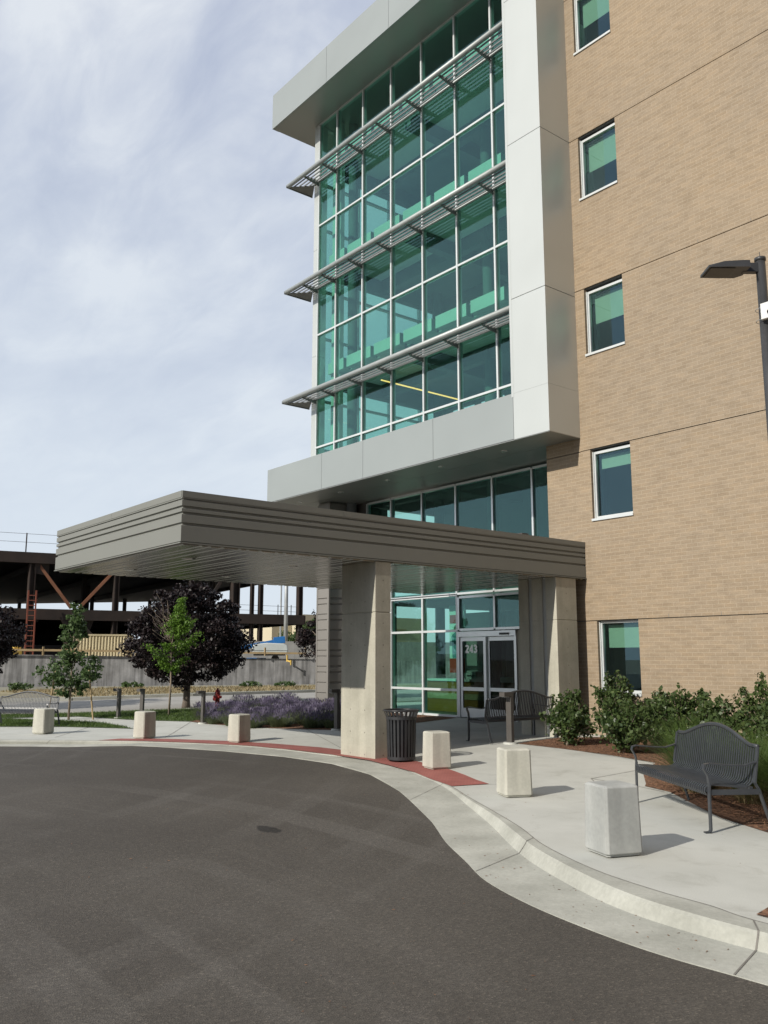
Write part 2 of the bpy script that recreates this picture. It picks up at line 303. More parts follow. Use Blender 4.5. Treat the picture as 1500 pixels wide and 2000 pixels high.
def m_leaf(name, c0, c1, c2=None, trans=0.3, scale=2.2, rough=0.5):
    m, nt, N, L, b = new_mat(name)
    at = N.new('ShaderNodeAttribute'); at.attribute_name = 'rnd'
    n = add_noise(N, L, scale, 3)
    mx = N.new('ShaderNodeMix'); mx.data_type = 'FLOAT'; mx.inputs[0].default_value = 0.6
    L.new(n.outputs['Fac'], mx.inputs[2]); L.new(at.outputs['Fac'], mx.inputs[3])
    st = [(0.2, c0), (0.75, c1)]
    if c2: st.append((1.0, c2))
    c = ramp(N, L, mx.outputs[0], st).outputs[0]
    L.new(c, b.inputs['Base Color']); b.inputs['Roughness'].default_value = rough; b.inputs['Specular IOR Level'].default_value = 0.35
    out = N['Material Output']; tl = N.new('ShaderNodeBsdfTranslucent'); L.new(c, tl.inputs[0])
    ms = N.new('ShaderNodeMixShader'); ms.inputs[0].default_value = trans
    L.new(b.outputs[0], ms.inputs[1]); L.new(tl.outputs[0], ms.inputs[2]); L.new(ms.outputs[0], out.inputs[0]); return m
M['leaf_purple'] = m_leaf('purple_maple_leaf', (0.010, 0.007, 0.008), (0.028, 0.017, 0.018), (0.085, 0.06, 0.045), 0.15)
M['leaf_green'] = m_leaf('mid_green_leaf', (0.05, 0.09, 0.03), (0.11, 0.17, 0.06), (0.2, 0.27, 0.1), 0.35)
M['leaf_lime'] = m_leaf('lime_leaf', (0.08, 0.16, 0.02), (0.16, 0.28, 0.04), (0.26, 0.38, 0.07), 0.4)
M['leaf_shrub'] = m_leaf('shrub_leaf', (0.042, 0.075, 0.026), (0.105, 0.15, 0.048), (0.26, 0.31, 0.12), 0.36, rough=0.4)
M['blade'] = m_leaf('grass_blade', (0.06, 0.11, 0.025), (0.13, 0.20, 0.05), (0.26, 0.33, 0.11), 0.35)
M['straw'] = m_leaf('straw_blade', (0.24, 0.19, 0.10), (0.38, 0.31, 0.18), (0.5, 0.42, 0.26), 0.3)
M['lawn_blade'] = m_leaf('lawn_blade', (0.05, 0.09, 0.02), (0.11, 0.17, 0.04), (0.24, 0.27, 0.08), 0.35)
M['lav_flower'] = m_leaf('lavender_flower', (0.10, 0.085, 0.135), (0.17, 0.145, 0.22), (0.30, 0.27, 0.34), 0.3)
M['lav_stem'] = m_leaf('lavender_stem', (0.08, 0.11, 0.05), (0.18, 0.21, 0.11), (0.28, 0.30, 0.18), 0.3)

# ---------------------------------------------------------------- helpers
def tag(o, label=None, cat=None, group=None, kind=None):
    for k, v in (('label', label), ('category', cat), ('group', group), ('kind', kind)):
        if v: o[k] = v
    return o
def empty(name, loc, rz=0.0, **k):
    o = bpy.data.objects.new(name, None); COL.objects.link(o); o.location = loc; o.rotation_euler = (0, 0, rz)
    o.empty_display_size = 0.2
    return tag(o, **k)
class MB:
    def __init__(s): s.v = []; s.f = []; s.mi = []; s.cur = 0
    def add(s, vs, fs):
        o = len(s.v); s.v += [tuple(p) for p in vs]; s.f += [tuple(i + o for i in f) for f in fs]; s.mi += [s.cur] * len(fs)
    def box(s, x0, y0, z0, x1, y1, z1):
        if x0 > x1: x0, x1 = x1, x0
        if y0 > y1: y0, y1 = y1, y0
        if z0 > z1: z0, z1 = z1, z0
        s.add([(x0, y0, z0), (x1, y0, z0), (x1, y1, z0), (x0, y1, z0), (x0, y0, z1), (x1, y0, z1), (x1, y1, z1), (x0, y1, z1)],
              [(0, 3, 2, 1), (4, 5, 6, 7), (0, 1, 5, 4), (1, 2, 6, 5), (2, 3, 7, 6), (3, 0, 4, 7)])
    def beam(s, a, b, w, h, up=(0, 0, 1)):
        a = Vector(a); b = Vector(b); d = (b - a).normalized(); u = Vector(up)
        if abs(d.dot(u)) > 0.98: u = Vector((0, 1, 0))
        r = d.cross(u).normalized() * (w / 2); u2 = r.cross(d).normalized() * (h / 2)
        vs = [p + sx * r + sz * u2 for p in (a, b) for sx, sz in ((-1, -1), (1, -1), (1, 1), (-1, 1))]
        s.add(vs, [(0, 1, 2, 3), (4, 7, 6, 5), (0, 4, 5, 1), (1, 5, 6, 2), (2, 6, 7, 3), (3, 7, 4, 0)])
    def tube(s, pts, r, n=8, r2=None, caps=True):
        pts = [Vector(p) for p in pts]; k = len(pts); o = len(s.v); prev = None
        for i, p in enumerate(pts):
            d = (pts[min(i + 1, k - 1)] - pts[max(i - 1, 0)]).normalized()
            if prev is None:
                u = Vector((0, 0, 1)) if abs(d.z) < 0.9 else Vector((1, 0, 0))
                a = d.cross(u).normalized()
            else: a = (prev - d * prev.dot(d)).normalized()
            prev = a; b = d.cross(a)
            rr = r if r2 is None else r + (r2 - r) * i / (k - 1)
            if isinstance(r, (list, tuple)): rr = r[i]
            for j in range(n):
                t = 2 * math.pi * j / n; s.v.append(tuple(p + (a * math.cos(t) + b * math.sin(t)) * rr))
        for i in range(k - 1):
            for j in range(n):
                s.f.append((o + i * n + j, o + i * n + (j + 1) % n, o + (i + 1) * n + (j + 1) % n, o + (i + 1) * n + j)); s.mi.append(s.cur)
        if caps:
            s.f.append(tuple(o + j for j in range(n))[::-1]); s.mi.append(s.cur)
            s.f.append(tuple(o + (k - 1) * n + j for j in range(n))); s.mi.append(s.cur)
    def lathe(s, prof, n=24, c=(0, 0)):
        o = len(s.v); k = len(prof)
        for r, z in prof:
            for j in range(n):
                t = 2 * math.pi * j / n; s.v.append((c[0] + r * math.cos(t), c[1] + r * math.sin(t), z))
        for i in range(k - 1):
            for j in range(n):
                s.f.append((o + i * n + j, o + i * n + (j + 1) % n, o + (i + 1) * n + (j + 1) % n, o + (i + 1) * n + j)); s.mi.append(s.cur)
    def prism(s, poly, axis, a0, a1):
        # poly: 2D points in the plane of the two other axes, extruded along axis
        n = len(poly)
        def P(p, a): return {'x': (a, p[0], p[1]), 'y': (p[0], a, p[1]), 'z': (p[0], p[1], a)}[axis]
        s.add([P(p, a0) for p in poly] + [P(p, a1) for p in poly],
              [tuple(range(n)), tuple(range(2 * n - 1, n - 1, -1))] + [(i, i + n, (i + 1) % n + n, (i + 1) % n) for i in range(n)])
    def strap(s, pts, side, w, t):
        # flat strip following pts, wide along side vector
        side = Vector(side).normalized(); pts = [Vector(p) for p in pts]; k = len(pts); o = len(s.v)
        for i, p in enumerate(pts):
            d = (pts[min(i + 1, k - 1)] - pts[max(i - 1, 0)]).normalized(); nrm = d.cross(side).normalized()
            for a, b in ((-1, -1), (1, -1), (1, 1), (-1, 1)): s.v.append(tuple(p + side * (a * w / 2) + nrm * (b * t / 2)))
        for i in range(k - 1):
            for j in range(4):
                s.f.append((o + 4 * i + j, o + 4 * i + (j + 1) % 4, o + 4 * i + 4 + (j + 1) % 4, o + 4 * i + 4 + j)); s.mi.append(s.cur)
        s.f.append((o, o + 3, o + 2, o + 1)); s.mi.append(s.cur)
        s.f.append((o + 4 * k - 4, o + 4 * k - 3, o + 4 * k - 2, o + 4 * k - 1)); s.mi.append(s.cur)
    def build(s, name, mat, parent=None, smooth=False, bevel=0, fix=True):
        me = bpy.data.meshes.new(name); me.from_pydata(s.v, [], s.f)
        mats = mat if isinstance(mat, (list, tuple)) else [mat]
        for m_ in mats: me.materials.append(m_)
        if len(mats) > 1: me.polygons.foreach_set('material_index', s.mi)
        if fix:
            bm = bmesh.new(); bm.from_mesh(me); bmesh.ops.recalc_face_normals(bm, faces=bm.faces); bm.to_mesh(me); bm.free()
        if smooth: me.polygons.foreach_set('use_smooth', [True] * len(me.polygons))
        o = bpy.data.objects.new(name, me); COL.objects.link(o)
        if parent is not None: o.parent = parent
        if bevel:
            md = o.modifiers.new('bevel', 'BEVEL'); md.width = bevel; md.segments = 2; md.limit_method = 'ANGLE'; md.angle_limit = R(35)
        return o
def B1(name, mat, parent, *box, bevel=0):
    m = MB()
    for b in box: m.box(*b)
    return m.build(name, mat, parent, bevel=bevel)
def copy_tree(o, parent=None):
    c = o.copy(); COL.objects.link(c); c.parent = parent
    for ch in list(o.children): copy_tree(ch, c)
    return c

def gh(y): return 0.02 * min(max(y - 9, 0), 7.5)
def sheet(name, poly, dz, mat, cuts_y=(9, 16.5), cuts_x=(), zf=None, kind='structure'):
    bm = bmesh.new(); f = bm.faces.new([bm.verts.new((x, y, 0)) for x, y in poly])
    bmesh.ops.triangulate(bm, faces=bm.faces[:])
    for y in cuts_y: bmesh.ops.bisect_plane(bm, geom=bm.verts[:] + bm.edges[:] + bm.faces[:], plane_co=(0, y, 0), plane_no=(0, 1, 0), dist=1e-5)
    for x in cuts_x: bmesh.ops.bisect_plane(bm, geom=bm.verts[:] + bm.edges[:] + bm.faces[:], plane_co=(x, 0, 0), plane_no=(1, 0, 0), dist=1e-5)
    for v in bm.verts: v.co.z = (zf(v.co.x, v.co.y) if zf else gh(v.co.y)) + dz
    for f in bm.faces:
        f.normal_update()
        if f.normal.z < 0: f.normal_flip()
    me = bpy.data.meshes.new(name); bm.to_mesh(me); bm.free(); me.materials.append(mat)
    o = bpy.data.objects.new(name, me); COL.objects.link(o)
    return tag(o, kind=kind)

# ---------------------------------------------------------------- ground
def zA(x, y=0):
    t = min(max((x + 9.5) / 3.5, 0), 1); t = t * t * (3 - 2 * t)
    u = min(max((-16.8 - x) / 1.2, 0), 1)
    return -0.028 - 0.092 * t - 0.06 * u
big = MB(); big.add([(-900, -900, -0.45), (900, -900, -0.45), (900, 900, -0.45), (-900, 900, -0.45)], [(0, 1, 2, 3)])
tag(big.build('ground', M['soil']), kind='structure')
# stations along the kerb: A asphalt edge, F foot of kerb, T top front, B back of kerb
ST = [((70, 4.95), (70, 5.40), (70, 5.44), (70, 5.60)), ((2, 4.92), (2, 5.36), (2, 5.40), (2, 5.57)), ((-1, 4.92), (-1, 5.36), (-1, 5.40), (-1, 5.57)),
      ((-2.7, 4.89), (-2.8, 5.34), (-2.8, 5.37), (-2.95, 5.56)), ((-3.34, 4.87), (-3.5, 5.35), (-3.48, 5.39), (-3.5, 5.66)),
      ((-3.9, 4.93), (-4.1, 5.45), (-4.06, 5.49), (-3.98, 5.72)), ((-4.6, 5.08), (-4.75, 5.70), (-4.70, 5.74), (-4.65, 5.89)),
      ((-5.31, 5.34), (-5.5, 6.08), (-5.46, 6.12), (-5.50, 6.28)), ((-5.93, 5.71), (-6.15, 6.50), (-6.11, 6.54), (-6.2, 6.74)),
      ((-6.6, 6.1), (-6.85, 6.98), (-6.82, 7.01), (-7.04, 7.22)), ((-7.35, 6.60), (-7.75, 7.52), (-7.73, 7.54), (-7.95, 7.72)),
      ((-8.11, 7.03), (-8.65, 8.05), (-8.64, 8.07), (-8.75, 8.18)), ((-9.0, 7.52), (-9.5, 8.46), (-9.49, 8.47), (-9.52, 8.50)),
      ((-10.52, 8.22), (-10.8, 8.98), (-10.8, 8.99), (-10.8, 9.0)), ((-11.94, 8.55), (-12.0, 9.20), (-12.0, 9.21), (-12.0, 9.22)),
      ((-13.3, 8.50), (-13.2, 9.09), (-13.2, 9.10), (-13.2, 9.11)), ((-14.81, 8.14), (-14.6, 8.95), (-14.6, 8.96), (-14.6, 8.97)),
      ((-16.3, 7.55), (-15.75, 8.55), (-15.74, 8.56), (-15.73, 8.57)), ((-17.48, 6.85), (-16.85, 7.93), (-16.84, 7.94), (-16.83, 7.96)),
      ((-18.45, 6.0), (-17.95, 7.0), (-17.92, 7.03), (-17.95, 7.2)), ((-19.2, 5.15), (-18.85, 6.0), (-18.80, 6.03), (-18.95, 6.2)),
      ((-20.3, 3.8), (-19.9, 4.7), (-19.86, 4.73), (-20.1, 4.9)), ((-21.8, 1.8), (-21.3, 2.6), (-21.27, 2.63), (-21.5, 2.8)),
      ((-26, -4), (-25.5, -3.4), (-25.47, -3.37), (-25.7, -3.2))]
apoly = [s[0] for s in ST] + [(-60, -45), (-60, -90), (70, -90)]
sheet('asphalt', apoly, 0, M['asphalt'], cuts_y=(), cuts_x=(-18, -17.4, -16.8, -9.5, -9, -8.5, -8, -7.5, -7, -6.5, -6), zf=zA)
def smooth_st(st, n=5):
    P = np.array([[c for p in s for c in p] for s in st]); out = []
    for i in range(len(P) - 1):
        p0 = P[max(i - 1, 0)]; p1 = P[i]; p2 = P[i + 1]; p3 = P[min(i + 2, len(P) - 1)]
        k = n if i > 1 and i < len(P) - 2 else 1
        for j in range(k):
            t = j / k
            if k == 1: out.append(p1); continue
            out.append(0.5 * ((2 * p1) + (-p0 + p2) * t + (2 * p0 - 5 * p1 + 4 * p2 - p3) * t * t + (-p0 + 3 * p1 - 3 * p2 + p3) * t ** 3))
    out.append(P[-1]); return out
SS = smooth_st(ST)
g = MB(); kb = MB(); rows = []
for p in SS:
    ax, ay, fx, fy, tx, ty, bx, by = p
    za = zA(ax) + 0.006; zfoot = zA(fx) + 0.02; zt = gh(by) + 0.003
    if -16.6 < tx < -9.2: zfoot = min(zfoot, zt)
    nrm = Vector((bx - ax, by - ay)); nrm.normalize()
    mid = Vector((tx, ty)) + nrm * 0.02
    rows.append([(ax, ay, za - 0.05), (ax, ay, za), (fx, fy, max(zfoot, za) if zt - zfoot > .01 else min(zt, zfoot + .0)), (tx, ty, zt - min(0.02, max(0.001, (zt - zfoot) * .3))), (mid.x, mid.y, zt), (bx, by, zt + 0.001), (bx, by, zt - .06)])
o = 0; nn = 7
for r_ in rows: g.v += r_
for i in range(len(rows) - 1):
    for j in range(nn - 1): g.f.append((i * nn + j, (i + 1) * nn + j, (i + 1) * nn + j + 1, i * nn + j + 1)); g.mi.append(0)
kerb = g.build('kerb_and_gutter', M['gutter'], smooth=False); tag(kerb, kind='structure')
# sidewalk plaza up to the building
walk = [(p[6], p[7]) for p in SS]
walk_in = [(-40, -20), (-40, 0), (-31, 4), (-30, 25), (-22, 25), (-22, 30), (30, 30), (70, 30)]
base_poly = walk + walk_in
sheet('sidewalk', base_poly, 0.0, M['walk'])
# tactile red strip
rb = [(-18.02, 7.02), (-17.3, 7.68), (-16.3, 8.33), (-15.0, 8.88), (-13.9, 9.08), (-12.87, 9.16), (-11.73, 9.14), (-11.01, 8.98), (-10.09, 8.72), (-9.4, 8.42), (-8.71, 8.17)]
rt = [(-8.55, 8.70), (-8.94, 8.85), (-9.36, 9.06), (-10.0, 9.33), (-10.82, 9.55), (-11.6, 9.68), (-12.7, 9.74), (-13.9, 9.66), (-15.2, 9.38), (-16.27, 9.0), (-17.44, 8.3), (-18.1, 7.55)]
sheet('tactile_strip', rb + rt, 0.008, M['tactile'])
# mulch beds, lawn, street
mb1 = [(-11.62, 12.62), (-11.75, 13.2), (-11.75, 14.0), (-10.9, 14.96), (30, 14.96), (30, 9.0), (-1, 7.7), (-3.0, 7.75), (-4.53, 8.40), (-5.25, 8.78), (-6.57, 9.86), (-7.04, 10.02), (-7.15, 10.2), (-7.9, 11.2), (-8.24, 12.05), (-9.3, 12.36), (-10.52, 12.55)]
sheet('mulch_bed', mb1, 0.006, M['mulch'])
sheet('mulch_corner', [(-3.2, 5.70), (-3.25, 6.02), (-2.2, 6.6), (20, 6.6), (20, 5.68), (-2.6, 5.68)], 0.008, M['mulch'])
sheet('mulch_strip', [(-19.7, 15.2), (-18.9, 14.6), (-16.5, 14.35), (-16.9, 16.1), (-19.7, 16.1)], 0.008, M['mulch'])
lav_bed = [(-21.35, 10.75), (-20.3, 10.72), (-19.37, 10.9), (-18.39, 11.05), (-17.6, 11.35), (-16.6, 11.85), (-19.9, 15.05), (-22.0, 15.1), (-24.2, 15.2), (-23.5, 13.4)]
sheet('planting_bed', lav_bed, 0.008, M['mulch'])
near = [(-80, -52), (-42, -12), (-34, -2), (-30.5, 4), (-28, 8), (-26.9, 9.9), (-26.2, 12), (-25.4, 14.1), (-24.7, 16.5), (-24, 20), (-24, 120)]
far = [(-33.5, 120), (-33.2, 23), (-33, 16.7), (-34, 12.2), (-35.6, 10), (-38.6, 6), (-46, -4), (-92, -50)]
walk_far = [(-40, -19.9), (-40, 0)]
sheet('lawn', near[2:9] + [(-24.6, 15.2), (-23.4, 13.4), (-21.35, 10.75), (-22.9, 10.0), (-25.6, 9.35), (-26.4, 7.6), (-30, 0)], 0.012, M['lawn'])
sheet('lawn_patch', [(-22.5, 7.3), (-22.1, 7.75), (-20.45, 8.85), (-22.8, 9.0), (-24.5, 8.35), (-26.4, 7.2), (-27.5, 4.5), (-25, 3.5), (-23.3, 6.3)], 0.012, M['lawn'])
sheet('street', near + far, 0.016, M['road'], zf=lambda x, y: gh(y) - 0.10 if False else gh(y))
sheet('verge', [far[-1]] + [f for f in far[::-1][1:]] + [(-36, 120), (-38.4, 27.5), (-45.5, 9), (-50.5, -5), (-110, -60)], 0.10, M['verge'])
sheet('site_ground', [(-36.2, 34), (-47, 5), (-60, -30), (-320, -60), (-320, 320), (-30, 320), (-30, 120), (-36, 60)], 1.45, M['soil'], cuts_y=(), zf=lambda x, y: 0)
# kerbs of the street
def strip_line(name, pts, w, h, mat, z0=None, **k):
    m = MB()
    for a, b in zip(pts[:-1], pts[1:]):
        za_, zb_ = gh(a[1]), gh(b[1])
        m.beam((a[0], a[1], za_ + h / 2 - 0.02), (b[0], b[1], zb_ + h / 2 - 0.02), w, h + 0.04)
    return tag(m.build(name, mat), **k)
strip_line('street_kerb', near[3:], 0.14, 0.04, M['gutter'], kind='structure')
strip_line('street_kerb', far[1:-1], 0.30, 0.13, M['gutter'], kind='structure')
# sidewalk joints and drain dots
def joints():
    m = MB()
    J = [((-7.94, 10.07), (-7.98, 11.25)), ((-7.94, 10.07), (-7.18, 9.98)), ((-7.18, 9.98), (-6.62, 9.82)), ((-8.55, 8.69), (-8.2, 9.05)), ((-7.6, 9.75), (-7.94, 10.07)),
         ((-11.6, 9.75), (-14.3, 11.9)), ((-12.9, 9.6), (-17.2, 11.6)), ((-15.9, 9.3), (-18.9, 11.0)), ((-17.8, 8.4), (-21.2, 10.7)), ((-8.24, 12.05), (-11.8, 12.9)),
         ((-19.3, 6.6), (-21.6, 8.2)), ((-11.75, 12.6), (-16.5, 12.6)), ((-14.3, 11.9), (-14.3, 16.1)), ((-17.1, 12.6), (-17.1, 14.5))]
    for a, b in J:
        n = max(1, int(math.dist(a, b) / 0.6))
        for i in range(n):
            p = [a[k] + (b[k] - a[k]) * i / n for k in (0, 1)]; q = [a[k] + (b[k] - a[k]) * (i + 1) / n for k in (0, 1)]
            d = Vector((q[0] - p[0], q[1] - p[1])).normalized(); s_ = Vector((-d.y, d.x)) * 0.006
            m.add([(p[0] + s_.x, p[1] + s_.y, gh(p[1]) + .004), (q[0] + s_.x, q[1] + s_.y, gh(q[1]) + .004), (q[0] - s_.x, q[1] - s_.y, gh(q[1]) + .004), (p[0] - s_.x, p[1] - s_.y, gh(p[1]) + .004)], [(0, 1, 2, 3)])
    # joint along the back of the kerb
    for i in range(6, len(SS) - 12):
        p, q = SS[i][6:8], SS[i + 1][6:8]
        if p[0] < -16: break
        d = Vector((q[0] - p[0], q[1] - p[1])).normalized(); s_ = Vector((-d.y, d.x)) * 0.005
        m.add([(p[0] + s_.x, p[1] + s_.y, gh(p[1]) + .0065), (q[0] + s_.x, q[1] + s_.y, gh(q[1]) + .0065), (q[0] - s_.x, q[1] - s_.y, gh(q[1]) + .0065), (p[0] - s_.x, p[1] - s_.y, gh(p[1]) + .0065)], [(0, 1, 2, 3)])
    tag(m.build('pavement_joints', M['joint']), kind='structure')
    # joints across kerb and gutter: thin dark strips draped over the kerb profile
    m = MB()
    for xs in (-3.05, -5.75, -8.9, -12.5, -15.5, -18.6):
        i = min(range(len(rows)), key=lambda k: abs(rows[k][2][0] - xs)); r_ = rows[i]; r2 = rows[i + 1]
        d = (Vector(r2[1]) - Vector(r_[1])).normalized() * 0.006
        for a, b in zip(r_[1:5], r_[2:6]):
            a = Vector(a) + Vector((0, 0, .004)); b = Vector(b) + Vector((0, 0, .004)); off = Vector((0, -0.003, 0))
            m.add([a - d + off, a + d + off, b + d + off, b - d + off], [(0, 1, 2, 3)])
    tag(m.build('kerb_joints', M['joint']), kind='structure')
joints()

# ---------------------------------------------------------------- hospital building
XE = -11.75; YW = 14.97; YF = 13.96; YG = 15.07; YL = 16.2
bld = empty('hospital_building', (-15, 15, 0), label='tall tan brick building with silver framed green glass curtain wall and small windows', cat='building')
def pb(m, name, mat, parent=bld, **k):       # build a part given in world coordinates under the building empty
    o = m.build(name, mat, parent, **k)
    if parent is bld: o.matrix_parent_inverse = Matrix.Translation((15, -15, 0))
    return o
ZT = 24.0
wins = [(-11.50, -10.49, z, z + 1.51) for z in (0.92, 4.52, 8.16, 11.82, 15.46, 19.1)]
wx = [(-11.50, -10.49)] + [(-11.50 + 5.9 * k, -10.49 + 5.9 * k) for k in (1, 2)]
def brick_wall():
    m = MB(); x0, x1 = -12.71, 6.0
    xs = [XE] ; zr = [(0.0, 0.92)]
    # front skin: columns between window columns; horizontal joints are 12 mm recesses
    cols = [(-11.75, -11.50, False), (-11.50, -10.49, True), (-10.49, -3.2, False), (-3.2, -2.19, True), (-2.19, x1, False)]
    joint = [2.43 + 3.65 * k for k in range(6)]
    zs = [-0.3] + joint + [ZT]
    for (a, b, w) in cols:
        for i in range(len(zs) - 1):
            lo = zs[i] + (0.009 if i else 0); hi = zs[i + 1] - 0.009
            if w and i < 6:
                m.box(a, YW, lo, b, YW + 0.25, joint[i] - 1.51)
            else: m.box(a, YW, lo, b, YW + 0.25, hi)
    # left return under the projecting frame
    m.box(-12.71, YW, -0.3, -11.75, YW + 0.25, 2.43 - .009); m.box(-12.71, YW, 2.43 + .009, -11.75, YW + 0.25, 6.07 - .009); m.box(-12.71, YW, 6.07 + .009, -11.75, YW + 0.25, 6.45)
    m.box(-12.71, YW + 0.25, -0.3, -12.46, YL + 0.4, 6.45)
    w = pb(m, 'brick_wall', M['brick'])
    m = MB()
    for z in joint: m.box(-12.70, YW + 0.03, z - 0.0088, x1, YW + 0.24, z + 0.0088)
    for z in joint[:3]:
        for k in range(12):
            x = -9.8 + k * 1.1; m.box(x, YW - 0.001, z + 0.01, x + 0.008, YW + 0.02, z + 0.075)
    pb(m, 'joint_sealant', M['interior_grey'])
    pb_ = MB(); pb_.box(x1, YW, -0.3, x1 + 0.25, 30, ZT); pb_.box(-12.46, YW + .25, -0.3, x1, YW + 0.26, -0.2); pb_.box(-12.4, YW + .3, ZT - 1.5, x1, 30, ZT - 1.3)
    pb(pb_, 'side_wall', M['brick'])
brick_wall()
# windows: one frame with pane, blind and sill each
def window(x0, z0, blind):
    x1 = x0 + 1.01; z1 = z0 + 1.51; yf = YW + 0.10
    root_m = MB(); t = 0.055
    root_m.box(x0, yf, z0 + .05, x0 + t, yf + 0.08, z1 - .0); root_m.box(x1 - t, yf, z0 + .05, x1, yf + 0.08, z1)
    root_m.box(x0 + t, yf, z1 - t, x1 - t, yf + 0.08, z1); root_m.box(x0 + t, yf, z0 + .05, x1 - t, yf + 0.08, z0 + .05 + t)
    root_m.box(x0 + .0, yf - .03, z0 + .05, x0 + .022, yf, z1)          # outer stop
    w = pb(root_m, 'window', M['alu'])
    s_ = MB(); s_.box(x0 - .01, YW - 0.03, z0, x1 + .01, yf + .08, z0 + 0.049); pbx = s_.build('sill', M['alu'], w)
    p = MB(); p.box(x0 + t, yf + 0.045, z0 + .05 + t, x1 - t, yf + 0.055, z1 - t); p.build('glass_pane', M['glass_win'], w)
    b_ = MB(); b_.box(x0 + t + .04, yf + 0.16, z1 - t - 1.35 * blind, x1 - t, yf + 0.165, z1 - .09); b_.build('roller_blind', M['blind'], w)
for k, (a, b, z0, z1) in enumerate(wins): window(a, z0, (0.37, 0.23, 0.5, 0.52, 0.5, 0.5)[k])
for z in (0.92, 4.52, 8.16, 11.82, 15.46, 19.1): window(-3.2, z, 0.35)
# rooms behind the brick wall
m = MB(); m.box(-12.4, YW + .27, 0.0, 5.9, YW + 0.30, 0.10)
for k in range(7): m.box(-12.4, YW + .251, 3.65 * k - 0.15, 5.9, 21, 3.65 * k + 0.10)
m.box(-12.4, 21, -0.3, 5.9, 21.1, ZT - 1.6); m.box(-12.455, YL + .45, -0.3, -12.36, 29, ZT - 1.6); m.box(-6.9, YW + .3, 0, -6.8, 21, ZT - 1.6); m.box(-10.3, YW + .9, 0, -10.1, 20.9, ZT - 1.6)
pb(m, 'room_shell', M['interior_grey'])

# projecting silver frame
def frame():
    m = MB()
    m.box(-12.75, YF, 7.43, XE, YW - .002, 9.615); m.box(-12.75, YF, 9.63, XE, YW - .002, 13.375); m.box(-12.75, YF, 13.39, XE, YW - .002, 17.105); m.box(-12.75, YF, 17.12, XE, YW - .002, ZT)
    m.box(-12.75, YF, 6.39, XE, YW - .002, 7.427)
    pb(m, 'frame_pier', M['panel_sheen_bright'])
    m = MB(); segs = [(-23.05, -20.13), (-20.12, -18.20), (-18.19, -15.40), (-15.39, -12.76)]
    for a, b in segs: m.box(a, YF, 6.40, b, YG + 0.1, 7.43)
    pb(m, 'frame_band', M['panel_sheen_dull'])
    m = MB(); m.box(-12.80, YF - .004, 7.35, -12.73, YF + .3, ZT - 1); m.box(-22.3, YF + .03, 7.431, -12.81, YF + .33, 7.445)
    pb(m, 'frame_trim', M['panel_sheen_bright'])
    m = MB()
    for a, b in ((-23.25, -20.13), (-20.12, -17.1), (-17.09, -14.2), (-14.19, -12.76)): m.box(a, YF, 19.14, b, YF + .25, 20.37)
    m.box(-23.25, YF + .25, 19.15, XE, 21.5, 20.37)
    pb(m, 'roof_fascia', M['panel_sheen_dull'])
    m = MB(); m.box(-23.23, YF + .06, 19.135, -12.78, 17, 19.149)
    pb(m, 'roof_soffit', M['soffit_high'])
    m = MB()
    for a, b in ((-23.05, -20.2), (-20.19, -17.3), (-17.29, -14.5), (-14.49, XE)):
        for c, d in ((YF + .01, 14.97), (14.98, YL + .2)): m.box(a, c, 6.375, b if d < 15 or b != XE else -12.72, d, 6.39)
    so_ = pb(m, 'lower_soffit', M['soffit_high'])
    for x, y in ((-13.6, 14.55), (-15.75, 14.55), (-17.9, 14.58), (-20.06, 14.6), (-22.2, 14.6)):
        q = MB(); q.lathe([(0.085, 6.374), (0.085, 6.366), (0.055, 6.366), (0.045, 6.372), (0.0, 6.372)], 20, (x, y)); d = q.build('downlight', M['downlight'], so_, smooth=True)
frame()
# upper curtain wall
XM = [-22.0, -21.02, -19.66, -18.30, -16.94, -15.58, -14.22, -12.9]; ZM = [7.30, 8.11, 9.70, 11.78, 13.38, 15.50, 17.10, 19.12]
def curtain(name, xm, zm, y, t=0.055, mat='alu', glass='glass', skip=()):
    m = MB()
    for x in xm: m.box(x - t / 2, y - 0.05, zm[0], x + t / 2, y + 0.10, zm[-1])
    for z in zm[1:-1] if len(zm) > 2 else []:
        for a, b in zip(xm[:-1], xm[1:]): m.box(a + t / 2, y - 0.045, z - t / 2, b - t / 2, y + 0.09, z + t / 2)
    for z in (zm[0], zm[-1]): 
        for a, b in zip(xm[:-1], xm[1:]): m.box(a + t / 2, y - 0.045, z - t / 2, b - t / 2, y + 0.09, z + t / 2)
    fr = pb(m, name, M[mat])
    for i, (a, b) in enumerate(zip(xm[:-1], xm[1:])):
        for j, (c, d) in enumerate(zip(zm[:-1], zm[1:])):
            if (i, j) in skip: continue
            p = MB(); p.box(a + t / 2, y, c + t / 2, b - t / 2, y + 0.012, d - t / 2); p.build('glass_pane', M[glass], fr)
    return fr
cw = curtain('curtain_wall', XM, ZM, YG)
m = MB(); m.box(-22.25, YG - .05, 7.2, -22.03, YG + .3, 11.1); m.box(-22.25, YG - .05, 11.11, -22.03, YG + .3, 14.7); m.box(-22.25, YG - .05, 14.71, -22.03, YG + .3, 19.13)
pb(m, 'corner_post', M['panel_sheen_bright'])
# west end glazing
def west():
    m = MB(); ys = [YG + .3 + 1.36 * k for k in range(5)]; t = .06
    for y in ys: m.box(-22.2, y - t / 2, 7.2, -22.06, y + t / 2, 19.12)
    for z in ZM: m.box(-22.19, YG + .3, z - t / 2, -22.07, ys[-1], z + t / 2)
    f = pb(m, 'end_glazing', M['alu'])
    for a, b in zip(ys[:-1], ys[1:]):
        p = MB(); p.box(-22.14, a + .03, 7.2, -22.13, b - .03, 19.1); p.build('glass_pane', M['glass_clear'], f)
west()
